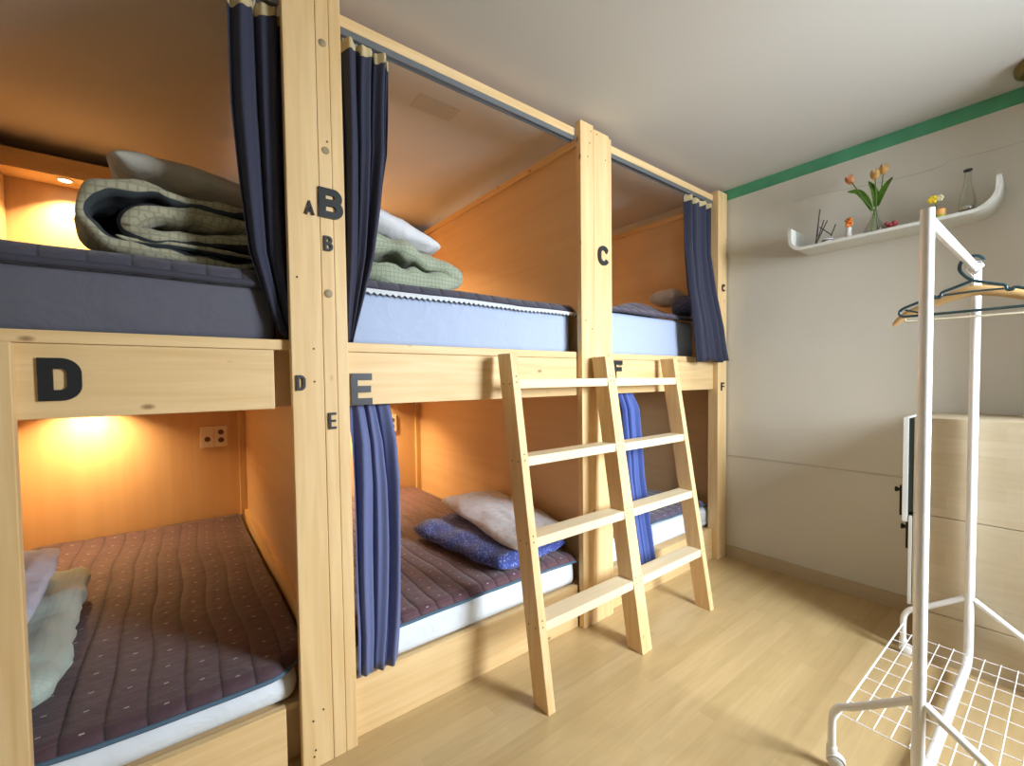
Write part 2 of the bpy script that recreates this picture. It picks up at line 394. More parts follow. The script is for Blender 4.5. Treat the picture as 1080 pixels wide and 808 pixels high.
# ------------------------------------------------------------------ letters (stroke shapes on a plane facing -Y)
def letter(ch, x0, x1, z0, z1, y, parent, sw, label=None, depth=.006):
    W, H = x1-x0, z1-z0; h = sw/2
    def arc(cx, cz, rx, rz, a0, a1, n=10):
        return [(cx+rx*math.cos(math.radians(a0+(a1-a0)*i/n)), cz+rz*math.sin(math.radians(a0+(a1-a0)*i/n))) for i in range(n+1)]
    l, r, b, t = h, W-h, h, H-h; m = H*.52
    S = []
    if ch == 'D':
        rr = min(r-l, (t-b)/2)*.62
        S = [[(l, b), (l, t), (r-rr, t)]+arc(r-rr, t-rr, rr, rr, 90, 0)+arc(r-rr, b+rr, rr, rr, 0, -90)+[(l, b)]]
    elif ch == 'B':
        r1 = (t-m)/2; r2 = (m-b)/2
        S = [[(l, m), (l, t), (r-r1*1.15, t)]+arc(r-r1*1.15, m+r1, r1, r1, 90, -90)+[(l, m)],
             [(l, b), (l, m), (r-r2, m)]+arc(r-r2, b+r2, r2, r2, 90, -90)+[(l, b)]]
    elif ch == 'E': S = [[(r+h, t), (l, t), (l, b), (r+h, b)], [(l, H*.5), (r+h*.6, H*.5)]]
    elif ch == 'F': S = [[(r+h, t), (l, t), (l, b-h)], [(l, H*.52), (r+h*.4, H*.52)]]
    elif ch == 'C':
        rr = min((r-l)/2, (t-b)/2)*.95
        S = [[(r, t-rr*.55)]+arc(r-rr, t-rr, rr, rr, 25, 90)[1:]+arc(l+rr, t-rr, rr, rr, 90, 180)+arc(l+rr, b+rr, rr, rr, 180, 270)+arc(r-rr, b+rr, rr, rr, 270, 335)]
    elif ch == 'A': S = [[(l-h*.3, b-h), (W/2, t+h*.2), (r+h*.3, b-h)], [(l+W*.12, H*.3), (r-W*.12, H*.3)]]
    bm = bmesh.new()
    for st in S:
        P = []
        for p in st:
            q = Vector((p[0], p[1]))
            if not P or (q-P[-1]).length > 1e-5: P.append(q)
        n = len(P); closed = (P[0]-P[-1]).length < 1e-5; depth += .0005
        if closed: P = P[:-1]; n -= 1
        ro, ri = [], []
        for i in range(n):
            d1 = (P[i]-P[i-1]).normalized() if (i > 0 or closed) else None
            d2 = (P[(i+1) % n]-P[i]).normalized() if (i < n-1 or closed) else None
            if d1 is None: d1 = d2
            if d2 is None: d2 = d1
            if (d1+d2).length < 1e-4: d2 = d1
            tt = (d1+d2).normalized(); nn = Vector((-tt.y, tt.x)); k = h/max(.5, nn.dot(Vector((-d1.y, d1.x))))
            ro.append(P[i]+nn*k); ri.append(P[i]-nn*k)
        def v(p, yy): return bm.verts.new((x0+p.x, yy, z0+p.y))
        F = [(v(a, y-depth), v(c, y-depth), v(a, y), v(c, y)) for a, c in zip(ro, ri)]
        for i in range(n if closed else n-1):
            A, B = F[i], F[(i+1) % n]
            for q in ((0, 1), (1, 3), (3, 2), (2, 0)):
                bm.faces.new((A[q[0]], A[q[1]], B[q[1]], B[q[0]]))
        if not closed:
            for A in (F[0], F[-1]): bm.faces.new((A[0], A[1], A[3], A[2]))
    bmesh.ops.translate(bm, verts=bm.verts, vec=(0, -.0006, 0)); o = obj('letter', bm, 'letter', parent)
    if label: o['label'] = label
    return o

# ------------------------------------------------------------------ bunk modules
PF, PB = 1.500, 1.533     # faces of the posts
RF, RB = 1.533, 1.570     # faces of the rails
YI = 3.50                 # inside back wall
def plank(parent, name, d, ax, bev=.003, **props): return box(name, d, 'pine_'+ax, parent, bev, **props)
def knot(parent, x, z, r, y=PF, mat='knob'):
    return lathe('wood_plug', [(r*.96, .0), (r, -.0015), (r*.9, -.003), (.001, -.0032)], (x, y, z), mat, parent, 16, axis='y')
def screws(parent, pts, y=PF):
    for x, z in pts:
        lathe('screw', [(.0032, .0), (.0034, -.0010), (.0005, -.0012)], (x, y, z), 'screw', parent, 10, axis='y')
def bunk_shell(b, xl, xr, railL, railR, kickR, beamL, beamR, left_panel=True):
    # platform boards, rails, kick board, panels
    plank(b, 'guard_lip', (railL, beamR, RF, RB+.01, 1.372, 1.404), 'x')
    plank(b, 'rail', (railL, railR, RF, RB-.005, 1.186, 1.371), 'x')
    plank(b, 'kick_board', (railL, kickR, RF+.004, RB-.005, 0, .214), 'x')
    box('upper_platform', (xl+.012, xr-.012, RB+.011, YI, 1.375, 1.395), 'ply_x', b, .001)
    box('lower_platform', (xl+.012, xr-.012, RB-.004, YI, .185, .205), 'ply_x', b, .001)
    box('back_panel', (xl, xr, YI, YI+.015, 0, 2.50), 'ply_z', b, .001)
    box('right_panel', (xr-.012, xr, RB+.011, YI, 0, 2.50), 'ply_y', b, .001)
    if left_panel: box('left_panel', (xl, xl+.012, RB+.011, YI, 0, 2.50), 'ply_y', b, .001)
    plank(b, 'top_beam', (beamL, beamR, RF+.002, RB+.002, 2.470, 2.508), 'x')
    # light pelmets along the back wall: upper and lower bunk
    plank(b, 'light_pelmet', (xl+.013, xr-.013, 3.335, YI, 2.392, 2.492), 'x')
    plank(b, 'light_pelmet', (xl+.013, xr-.013, 3.335, YI, 1.20, 1.30), 'x')
    # corner battens
    for z0, z1 in ((.21, 1.199), (1.41, 2.391)):
        box('corner_batten', (xr-.052, xr-.013, YI-.028, YI, z0, z1), 'pine_z', b, .002)
    box('top_batten', (xr-.030, xr-.013, RB+.012, 3.33, 2.462, 2.500), 'pine_y', b, .002)
bmL = empty('bunk_bed', (-.15, 2.5, 0), 'pine bunk bed at the left with big letter D on its rail', 'bunk bed', 'pine bunk beds built side by side')
bmM = empty('bunk_bed', (1.05, 2.5, 0), 'pine bunk bed in the middle with big letters B and E', 'bunk bed', 'pine bunk beds built side by side')
bmR = empty('bunk_bed', (2.40, 2.5, 0), 'pine bunk bed against the right wall with letters C and F', 'bunk bed', 'pine bunk beds built side by side')
bunk_shell(bmL, -.70, .394, -.70, .252, .258, -.70, .296+.02)
bunk_shell(bmM, .396, 1.706, .474, 1.612, 1.612, .474, 1.612)
bunk_shell(bmR, 1.708, 3.086, 1.850, 2.956, 2.956, 1.850, 2.956)
for z0, z1 in ((0, .184), (1.19, 1.371)): box('inner_board', (.259, .381, RB+.020, RB+.030, z0, z1), 'ply_z', bmL, .001)
box('side_batten', (.360, .381, 1.62, 3.46, .206, .405), 'pine_y', bmL, .002)
# posts
plank(bmL, 'post', (.296, .3915, PF, PB-.001, 0, 2.53), 'z')
plank(bmL, 'post', (-.400, -.298, PF, PB-.001, 0, 1.371), 'z')
plank(bmM, 'post', (.3925, .4335, PF, PB-.001, 0, 2.53), 'z')
plank(bmM, 'post', (.4345, .4725, PF+.001, RB, 0, 2.53), 'z')
plank(bmM, 'post', (1.615, 1.7085, PF, PB-.001, 0, 2.535), 'z')
plank(bmR, 'post', (1.7095, 1.826, PF, PB-.001, 0, 2.52), 'z')
plank(bmR, 'post', (1.827, 1.848, PF+.001, RB, 0, 2.51), 'z')
plank(bmR, 'post', (2.958, 3.078, PF, RB, 0, 2.53), 'z')
knot(bmM, .412, 1.558, .0135); knot(bmM, .413, 2.36, .0125, mat='knob'); knot(bmM, .415, 2.02, .012)
screws(bmL, [(.362, 1.376), (.362, 1.27), (.33, .16), (.362, .185), (.335, .06), (.33, .04), (.318, 1.60)])
screws(bmM, [(1.69, 2.50), (1.68, 2.44), (1.665, 2.37), (1.69, 1.52), (1.645, 1.56), (.42, 2.05)])
screws(bmR, [(1.735, 2.50), (1.80, 2.39), (1.738, 1.90), (2.985, 2.50), (3.01, 2.49), (3.0, .05)])
# letters
letter('A', .347, .374, 1.802, 1.843, PF, bmL, .0075, 'small black letter A')
letter('D', .307, .334, 1.242, 1.291, PF, bmL, .0085, 'small black letter D')
letter('D', -.262, -.184, 1.230, 1.336, RF, bmL, .027, 'big black letter D')
letter('B', .388, .4645, 1.802, 1.898, PF, bmM, .022, 'big black letter B')
letter('B', .402, .429, 1.695, 1.744, PF, bmM, .0075, 'small black letter B')
letter('E', .402, .426, 1.113, 1.167, PF, bmM, .0075, 'small black letter E')
letter('E', .487, .561, 1.187, 1.297, RF, bmM, .023, 'big black letter E')
letter('C', 1.735, 1.818, 1.850, 1.949, PF, bmR, .022, 'big black letter C')
letter('F', 1.890, 1.966, 1.267, 1.366, RF, bmR, .024, 'big black letter F')
letter('C', 3.004, 3.044, 1.856, 1.906, PF, bmR, .0095, 'small black letter C')
letter('F', 2.996, 3.036, 1.175, 1.231, PF, bmR, .0095, 'small black letter F')
# curtain tracks (fixed under the beams)
def track(b, x0, x1):
    bm = bmesh.new(); add_box(bm, x0, x1, 1.542, 1.562, 2.452, 2.4695); add_box(bm, x0, x1, 1.538, 1.543, 2.447, 2.4695); add_box(bm, x0, x1, 1.561, 1.566, 2.447, 2.4695)
    obj('curtain_track', bm, 'track', b)
track(bmL, -.70, .294); track(bmM, .474, 1.612); track(bmR, 1.850, 2.956)

# ------------------------------------------------------------------ downlights and sockets
def downlight(x, y, z, label, on=1.0, power=7, spread=118):
    t = empty('recessed_downlight', (x, y, z), label, 'downlight', 'downlights under the bunk pelmets')
    bm = bmesh.new()
    pr = [(.034, .001), (.036, -.002), (.028, -.006), (.024, -.002)]
    rings = [[bm.verts.new((x+r*math.cos(2*PI*k/24), y+r*math.sin(2*PI*k/24), z+h)) for k in range(24)] for r, h in pr]
    for A, B in zip(rings, rings[1:]):
        for k in range(24): bm.faces.new((A[k], A[(k+1) % 24], B[(k+1) % 24], B[k]))
    obj('bezel', bm, 'white', t, smooth=True)
    lathe('lens', [(.024, -.0005), (.024, -.004), (.018, -.0055)], (x, y, z), 'led' if on else 'led_off', t, 24)
    if on:
        ld = bpy.data.lights.new('led_lamp', 'AREA'); ld.shape = 'DISK'; ld.size = .045; ld.energy = power*on
        ld.color = (1, .63, .29); ld.spread = math.radians(spread)
        lo = bpy.data.objects.new('led_lamp', ld); COL.objects.link(lo); lo.parent = t; lo.location = (0, 0, -.012)
downlight(-.44, 3.385, 2.392, 'lit round downlight above the plaid quilt in the top left bunk', 1, 7)
downlight(.95, 3.385, 2.392, 'lit round downlight at the back of bunk B behind the pillow', 1, 24, 145)
downlight(2.30, 3.385, 2.392, 'round downlight at the back of top bunk C', 1, 11, 145)
downlight(-.40, 3.368, 1.20, 'lit round downlight above the brown pad of bunk D', 1, 7, 132)
downlight(1.15, 3.385, 1.20, 'lit round downlight above the maroon pad of bunk E', 1, 10, 135)
downlight(2.30, 3.385, 1.20, 'round downlight at the back of bottom bunk F', 1, 1.2)
def socket(x0, x1, z0, z1, label):
    y = YI-.0006; t = empty('power_socket', ((x0+x1)/2, y, z0), label, 'socket', 'sockets on the bunk back panels')
    xm = (x0+x1)/2
    box('plate', (x0, xm-.001, y-.012, y, z0, z1), 'socket', t, .004)
    box('plate', (xm+.001, x1, y-.012, y, z0, z1), 'socket', t, .004)
    def hole(cx, cz, r=.017):
        bm = bmesh.new(); add_lathe(bm, [(r, 0), (r, -.0015), (r*.82, -.0018)], (cx, y-.012, cz), 18, axis='y'); obj('outlet', bm, 'dark', t, smooth=True)
    hole((x0+xm)/2, z0+.055); hole((xm+x1)/2, z0+.045); hole((xm+x1)/2, z0+.098)
socket(.128, .279, .846, .984, 'cream double power socket on the back panel of bunk D')
socket(1.335, 1.486, .846, .984, 'cream power socket beside the blue curtain at the back of bunk E')

# ------------------------------------------------------------------ mattresses and pads
def slab(name, x0, x1, y0, y1, z0, z1, r, mat, n=10, wob=.004, seed=0):
    """soft rounded block with a slightly wavy surface"""
    bm = bmesh.new(); add_box(bm, x0, x1, y0, y1, z0, z1)
    bmesh.ops.bevel(bm, geom=list(bm.edges), offset=r, segments=4, affect='EDGES', profile=.5)
    bmesh.ops.subdivide_edges(bm, edges=[e for e in bm.edges if e.calc_length() > .3], cuts=14, use_grid_fill=True)
    for v in bm.verts:
        if v.co.z > z0+.03: v.co += Vector((0, nz(v.co.x, v.co.y, v.co.z, 6, seed)*wob*min(1, 3*(z1-v.co.z+.01)/(z1-z0)), nz(v.co.x, v.co.y, 3, 5, seed+1)*min(wob, .004)*.3))
    return bm
def mattress(x0, x1, y0, y1, z0, z1, mat, label, r=.03, seed=0):
    o = obj('mattress', slab('m', x0, x1, y0, y1, z0, z1, r, mat, seed=seed, wob=.012 if z1 < 1 else .004), mat, smooth='all')
    return tag(o, label, 'mattress', 'sheet-covered mattresses')
MF = 1.600
mattress(-.66, .275, MF, 3.45, 1.3965, 1.586, 'sheetG', 'grey mattress in the top left bunk under the plaid quilt', seed=1)
mattress(.425, 1.640, MF, 3.45, 1.3965, 1.608, 'sheetB', 'pale blue mattress in top bunk B behind the guard rail', seed=2)
mattress(1.76, 2.83, MF, 3.45, 1.3965, 1.645, 'sheetB', 'pale blue mattress in top right bunk C', seed=3)
mattress(-.66, .305, 1.562, 3.44, .207, .318, 'sheetW', 'white mattress in bottom left bunk D under the brown pad', .050, 4)
mattress(.478, 1.625, 1.562, 3.44, .207, .335, 'sheetW', 'white mattress in bottom bunk E under the maroon pad', .035, 5)
mattress(1.858, 3.03, 1.588, 3.44, .207, .345, 'sheetW', 'white mattress in bottom right bunk F behind the ladder', .035, 6)

def pad(x0, x1, y0, y1, z, mat, label, drop_f=.03, th=.018, seed=0, bulge=None, nx=56, ny=70, edge='piping', lace=False, amp=.006, front=None):
    """quilted pad lying on the mattress, its edges rounding over"""
    def zf(x, y):
        zz = z + nz(x, y, 0, 2.2, seed)*amp + nz(x, y, 2, 7, seed)*amp*.5
        if bulge: zz += bulge(x, y)
        return zz
    bm = bmesh.new(); top = []
    for j in range(ny+1):
        v = j/ny; row = []
        for i in range(nx+1):
            u = i/nx
            fr = front(u) if front else 0
            x = x0+(x1-x0)*u; y = (y0+fr)+(y1-y0-fr)*v
            ex = min(x-x0, x1-x); ey = y-(y0+fr)
            d = 0
            if ex < .03: d += (1-ex/.03)**2*.012
            if ey < .03: d += (1-ey/.03)**2*drop_f
            row.append(bm.verts.new((x, y, zf(x, y)-d)))
        top.append(row)
    for j in range(ny):
        for i in range(nx): bm.faces.new((top[j][i], top[j][i+1], top[j+1][i+1], top[j+1][i]))
    base = {id(v): None for r in top for v in r}
    bot = [[bm.verts.new(v.co-Vector((0, 0, th))) for v in r] for r in top]
    for j in range(ny):
        for i in range(nx): bm.faces.new((bot[j+1][i], bot[j+1][i+1], bot[j][i+1], bot[j][i]))
    for i in range(nx):
        bm.faces.new((top[0][i], bot[0][i], bot[0][i+1], top[0][i+1])); bm.faces.new((top[ny][i+1], bot[ny][i+1], bot[ny][i], top[ny][i]))
    for j in range(ny):
        bm.faces.new((top[j][0], top[j+1][0], bot[j+1][0], bot[j][0])); bm.faces.new((top[j+1][nx], top[j][nx], bot[j][nx], bot[j+1][nx]))
    line = [top[0][i].co.copy()+Vector((0, -.002, -th*.5)) for i in range(nx+1)]
    o = obj('quilted_pad', bm, mat, smooth='all'); tag(o, label, 'mattress pad', 'quilted mattress pads')
    b2 = bmesh.new(); add_tube(b2, line, th*.4, 8); obj('binding', b2, edge, o, smooth=True)
    if lace:
        b3 = bmesh.new(); zl = []
        n = int((x1-x0)/.012)
        for i in range(n+1):
            k = min(nx, int(i/n*nx)); p = line[k].copy(); p.x = x0+(x1-x0)*i/n
            zl.append(p)
        for s in (0, .0015):
            A = [b3.verts.new(p+Vector((0, -.010-s, .000))) for p in zl]; B = [b3.verts.new(p+Vector((0, -.010-s, -.012-(.009 if i % 2 else 0)))) for i, p in enumerate(zl)]
            for i in range(n): b3.faces.new((A[i], A[i+1], B[i+1], B[i]))
        obj('lace_edge', b3, 'lace', o)
    return o
def hump(cx, cy, sx, sy, h): return lambda x, y: h*math.exp(-((x-cx)/sx)**2-((y-cy)/sy)**2)
pad(-.66, .285, 1.592, 3.42, 1.630, 'quiltslate', 'dark slate quilted pad on the grey mattress in the top left bunk', .034, .027, 1, edge='slatebind')
pad(.425, 1.665, 1.586, 3.42, 1.647, 'quiltslate', 'dark slate pad with pale lace edge in top bunk B', .028, .024, 2, lace=True, edge='slatebind')
pad(1.78, 2.84, 1.586, 3.42, 1.674, 'quiltviolet', 'rumpled violet pad on the mattress of top right bunk C', .020, .014, 3, edge='slatebind',
    bulge=lambda x, y: hump(2.60, 1.90, .30, .17, .115)(x, y)+hump(2.25, 2.1, .35, .2, .03)(x, y))
pad(-.655, .345, 1.552, 3.46, .352, 'quiltbrown', 'dark brown quilted pad with white dashes on bunk D', .020, .018, 4,
    bulge=lambda x, y: .03*max(0, (y-3.2)/.26)**2, amp=.010, front=lambda u: .012*math.sin(u*5+1)+.11*max(0, (u-.86)/.14)**2)
pad(.484, 1.630, 1.552, 3.46, .366, 'quiltmaroon', 'maroon brown quilted pad on bunk E under the floral pillow', .018, .016, 5, amp=.008)
pad(1.87, 2.985, 1.60, 3.44, .391, 'quiltviolet', 'violet speckled pad on bunk F behind the right ladder', .018, .016, 6, amp=.006)
def side_skirt(): pass

# ------------------------------------------------------------------ pillows
def pillow(cx, cy, cz, w, l, h, rot, mat, label, tilt=(0, 0), seed=0, wr=.010):
    bm = bmesh.new(); n = 34; grid = {}
    for s in (1, -1):
        for j in range(n+1):
            for i in range(n+1):
                u, v = 2*i/n-1, 2*j/n-1
                eu, ev = 1-abs(u)**2.6, 1-abs(v)**2.6
                edge = (i in (0, n) or j in (0, n))
                if edge and s == -1: grid[(s, i, j)] = grid[(1, i, j)]; continue
                pin = 1-.055*(1-v*v)*abs(u)**3 ; pin2 = 1-.055*(1-u*u)*abs(v)**3
                cr = 1-.10*(u*v)**4; x = u*w/2*pin*cr; y = v*l/2*pin2*cr
                p = (max(eu, 0)*max(ev, 0))**.48
                z = s*h/2*p
                if not edge: z += s*(abs(nz(u*1.5, v*1.5, s, 1.6, seed))*-1.6*wr+nz(u, v, s, 5, seed)*wr*.45)*min(1, p*2)
                x += nz(u, v, s, 2.2, seed+3)*wr; y += nz(u, v, s, 2.2, seed+5)*wr
                grid[(s, i, j)] = bm.verts.new((x, y, z))
        for j in range(n):
            for i in range(n):
                q = [grid[(s, i, j)], grid[(s, i+1, j)], grid[(s, i+1, j+1)], grid[(s, i, j+1)]]
                bm.faces.new(q if s == 1 else q[::-1])
    Mx = Matrix.Rotation(rot, 4, 'Z') @ Matrix.Rotation(tilt[0], 4, 'X') @ Matrix.Rotation(tilt[1], 4, 'Y')
    bmesh.ops.transform(bm, matrix=Mx, verts=bm.verts)
    o = obj('pillow', bm, mat, smooth='all'); o.location = (cx, cy, cz)
    return tag(o, label, 'pillow', 'pillows on the bunks')

# ------------------------------------------------------------------ folded quilts: a thick ribbon (cross-section path) swept along its length
def folded(path, th, length, steps, mats, seed=0, wob=.012, puff=.02, closed_ends=True, seam=.16):
    P = smooth_path([(p[0], 0, p[1]) for p in path], 7); n = len(P)
    cum = [0]
    for i in range(1, n): cum.append(cum[-1]+(P[i]-P[i-1]).length)
    T = []
    for i in range(n):
        t = (P[min(i+1, n-1)]-P[max(i-1, 0)]).normalized(); T.append(Vector((-t.z, 0, t.x)))
    bm = bmesh.new(); uvl = bm.loops.layers.uv.new('UVMap'); uvs = {}
    loops = []
    for k in range(steps+1):
        s = k/steps; y = (s-.5)*length; e = min(s, 1-s)*length
        shrink = 1-.55*max(0, 1-e/.03)**2
        ring = []
        for side in (1, -1):
            rng = range(n) if side == 1 else range(n-1, -1, -1)
            for i in rng:
                puffz = 1 + .28*math.sin(cum[i]/seam*PI)**2 - .14
                endf = 1-.6*max(0, 1-min(cum[i], cum[-1]-cum[i])/.02)**2
                hh = th/2*shrink*endf*puffz
                q = P[i]+T[i]*side*hh
                w = Vector((nz(q.x, y, q.z, 7, seed), nz(q.x, y, q.z, 6, seed+2), nz(q.x, y, q.z, 8, seed+4)))*wob + Vector((nz(q.x, y, q.z, 19, seed+1), 0, nz(q.x, y, q.z, 21, seed+3)))*wob*.4
                yy = y + nz(q.x, 0, q.z, 9, seed+6)*puff*(1 if s > .5 else -1)*min(1, abs(s-.5)*2)
                v = bm.verts.new(Vector((q.x, yy, q.z))+w); ring.append(v); uvs[v] = (cum[i]+(0 if side == 1 else .5), y)
        loops.append(ring)
    m = 2*n; caps = set()
    for k in range(steps):
        for i in range(m):
            j = (i+1) % m
            f = bm.faces.new((loops[k][i], loops[k][j], loops[k+1][j], loops[k+1][i])); f.material_index = 0 if i < n else 1
    for k in (0, steps):
        r = loops[k]
        for i in range(n-1):
            f = bm.faces.new((r[i], r[i+1], r[m-2-i], r[m-1-i])); f.material_index = 0; caps.add(f)
    for f in bm.faces:
        for l in f.loops: l[uvl].uv = (l.vert.co.x*1.0, l.vert.co.z) if f in caps else uvs[l.vert]
    return bm
def place(bm, loc, rot=0, tilt=(0, 0)):
    Mx = Matrix.Translation(loc) @ Matrix.Rotation(rot, 4, 'Z') @ Matrix.Rotation(tilt[0], 4, 'X') @ Matrix.Rotation(tilt[1], 4, 'Y')
    bmesh.ops.transform(bm, matrix=Mx, verts=bm.verts); return bm
QG = 'folded quilts on the bunks'
# top left bunk: loosely rolled plaid quilt, its dark lining showing between the layers
pA = [(.28, .022), (.16, .022), (.02, .030), (-.10, .040), (-.19, .085), (-.215, .14), (-.17, .195), (-.08, .215), (.06, .205), (.18, .195), (.30, .190)]
b = folded(pA, .040, .62, 34, 0, 11, .024, .03, seam=.11)
bi = folded([(.28, .155), (.17, .158), (.04, .160), (-.06, .150), (-.105, .110), (-.05, .080), (.06, .090), (.18, .095), (.30, .090)], .048, .60, 30, 0, 13, .022, .03, seam=.10)
bi2 = folded([(-.12, .060), (.0, .055), (.15, .058), (.28, .055)], .022, .60, 20, 0, 15, .012, .02)
me = bpy.data.meshes.new('t'); 
for q in (bi, bi2):
    q.to_mesh(me); b.from_mesh(me); q.free()
place(b, (.0, 2.06, 1.656))
o = obj('folded_quilt', b, ['tanplaid', 'lining'], smooth='all'); tag(o, 'loosely rolled beige plaid quilt with dark lining in top left bunk', 'quilt', QG)
pillow(.105, 2.05, 1.972, .54, .42, .135, .05, 'pillowT', 'beige grey pillow on the rolled quilt in the top left bunk', (0, math.radians(7)), 3)
# top bunk B: two-layer folded sage plaid quilt with rounded end
pB = [(-.37, .045), (-.2, .045), (.0, .045), (.16, .050), (.245, .075), (.225, .115), (.10, .140), (-.05, .165), (-.2, .180), (-.37, .185)]
b = folded(pB, .080, .62, 34, 0, 21, .026, .03, seam=.12); place(b, (.822, 2.08, 1.671), 0, (0, 0))
o = obj('folded_quilt', b, ['sage', 'sage'], smooth='all'); tag(o, 'folded sage green plaid quilt beside the navy curtain of bunk B', 'quilt', QG)
pillow(.76, 2.06, 1.982, .62, .44, .14, .12, 'pillowW', 'white pillow on the sage plaid quilt in top bunk B', (0, math.radians(13)), 5)
# top bunk C
pillow(2.945, 1.87, 1.858, .21, .22, .13, .1, 'pillowW', 'small white pillow in top right bunk C beside the curtain', (0, 0), 8)
b = folded([(.0, .0), (.03, .02), (.02, .055), (-.03, .06), (-.055, .02), (-.04, -.035), (.02, -.05), (.07, -.02), (.085, .04)], .035, .14, 12, 0, 31, .006, .01)
place(b, (2.860, 1.675, 1.758), 0)
o = obj('rolled_blanket', b, ['navyspeck', 'navyspeck'], smooth='all'); tag(o, 'rolled navy blanket below the small pillow in top right bunk C', 'blanket')
# bottom bunk D
pD = [(-.20, .042), (-.05, .042), (.07, .042), (.135, .058), (.12, .082), (.02, .088), (-.1, .088), (-.20, .088)]
b = folded([(max(p[0], -.13), p[1]) for p in pD[1:-1]], .070, .98, 38, 0, 41, .026, .03, seam=.13); place(b, (-.475, 2.13, .386), math.radians(3))
o = obj('folded_quilt', b, ['sageplain', 'sageplain'], smooth='all'); tag(o, 'pale sage green quilt folded on the brown pad of bunk D', 'quilt', QG)
pillow(-.515, 2.13, .584, .31, .96, .10, math.radians(2), 'pillowL', 'lilac white pillow on the pale green quilt in bunk D', (0, 0), 12)
# bottom bunk E
pE = [(.24, .022), (.05, .022), (-.14, .022), (-.235, .034), (-.20, .056), (-.02, .060), (.24, .060)]
b = folded(pE, .036, .74, 30, 0, 51, .014, .03); place(b, (1.355, 1.975, .378), math.radians(6))
o = obj('folded_quilt', b, ['bluespeck', 'bluespeck'], smooth='all'); tag(o, 'blue speckled quilt folded under the floral pillow in bunk E', 'quilt', QG)
pillow(1.455, 1.960, .506, .43, .86, .10, math.radians(-3), 'pillowF', 'white floral pillow on the blue speckled quilt in bunk E', (math.radians(4.5), 0), 17)

# ------------------------------------------------------------------ curtains
def curtain(name_label, rows, folds, amp, mat, group='bunk curtains', tape=True, seed=0, n=90, th=.0022):
    """rows: (z, xl, xr, y, amp factor) from top to bottom"""
    R = []
    for a, b2 in zip(rows, rows[1:]):
        k = max(2, int(abs(a[0]-b2[0])/.03))
        for i in range(k):
            t = i/k; R.append([p+(q-p)*t for p, q in zip(a, b2)])
    R.append(list(rows[-1])); ztop, zbot = rows[0][0], rows[-1][0]
    bm = bmesh.new(); G = []
    def pt(u, r, sgn):
        z, xl, xr, y, af = r; v = (ztop-z)/(ztop-zbot)
        ph = u*folds*2*PI + 1.3*math.sin(v*2.1+seed)+1.3*nz(u*2.2, v*1.8, seed, 1)
        a = amp*af
        yy = y + a*math.sin(ph)*(1+.35*nz(u*4, v*1.5, 1, 1, seed)) + a*.35*math.sin(2.3*ph+1.3+v*2)
        x = xl+(xr-xl)*u + .35*a*math.cos(ph)
        zz = z
        if v > .97: zz += .006*math.sin(ph*.5+seed)
        return Vector((x, yy+sgn*th/2, zz))
    for sgn in (-1, 1):
        G.append([[bm.verts.new(pt(i/n, r, sgn)) for i in range(n+1)] for r in R])
    for g in G:
        for A, B in zip(g, g[1:]):
            for i in range(n): bm.faces.new((A[i], A[i+1], B[i+1], B[i]))
    F, K = G; m = len(R)-1
    for i in range(n):
        bm.faces.new((F[0][i], K[0][i], K[0][i+1], F[0][i+1])); bm.faces.new((F[m][i], F[m][i+1], K[m][i+1], K[m][i]))
    for j in range(m):
        bm.faces.new((F[j][0], F[j+1][0], K[j+1][0], K[j][0])); bm.faces.new((F[j][n], K[j][n], K[j+1][n], F[j+1][n]))
    o = obj('curtain', bm, mat, smooth='all'); tag(o, name_label, 'curtain', group)
    if tape:
        bt = bmesh.new(); A, B = [], []
        r0 = R[0]
        for i in range(n+1):
            p = pt(i/n, r0, -2.2); A.append(bt.verts.new(p+Vector((0, 0, .002))))
            d = .016+.020*abs(math.sin(i/n*folds*PI+.4))
            B.append(bt.verts.new(p+Vector((0, -.001, -d))))
        A2 = [bt.verts.new(v.co+Vector((0, .003, 0))) for v in A]; B2 = [bt.verts.new(v.co+Vector((0, .003, 0))) for v in B]
        for i in range(n): bt.faces.new((A[i], A[i+1], B[i+1], B[i])); bt.faces.new((A2[i+1], A2[i], B2[i], B2[i+1])); bt.faces.new((B[i], B[i+1], B2[i+1], B2[i])); bt.faces.new((A[i+1], A[i], A2[i], A2[i+1]))
        obj('header_tape', bt, 'tape', o)
        for i in range(int(folds)+1):
            u = (i+.5)/(folds+1); p = pt(u, r0, 0)
            tube('glider', [(p.x, 1.553, 2.4455), (p.x, p.y, p.z-.004)], .003, 'white', o, 8)
    return o
curtain('dark navy curtain left of the wide pillar, pulled aside in the top left bunk',
        [(2.438, .158, .335, 1.562, 1), (2.12, .160, .335, 1.562, 1), (1.90, .174, .335, 1.562, 1), (1.68, .192, .335, 1.562, 1), (1.485, .245, .335, 1.562, .9), (1.412, .280, .335, 1.562, .8)], 2.6, .016, 'navy', seed=1)
curtain('dark navy curtain right of the wide pillar, tapering down in top bunk B',
        [(2.436, .482, .668, 1.549, 1), (2.096, .482, .654, 1.549, 1), (1.90, .482, .622, 1.549, 1), (1.715, .482, .588, 1.549, 1), (1.509, .480, .530, 1.549, .8), (1.410, .480, .502, 1.549, .6)], 3.3, .019, 'navy', seed=2)
curtain('navy curtain hanging at the right end of top bunk C',
        [(2.436, 2.625, 2.935, 1.550, 1), (2.1, 2.625, 2.925, 1.545, 1), (1.851, 2.600, 2.950, 1.520, .9), (1.60, 2.58, 2.965, 1.472, .8), (1.45, 2.60, 2.99, 1.464, .8), (1.372, 2.61, 3.02, 1.462, .8)], 4, .018, 'navy', seed=3)
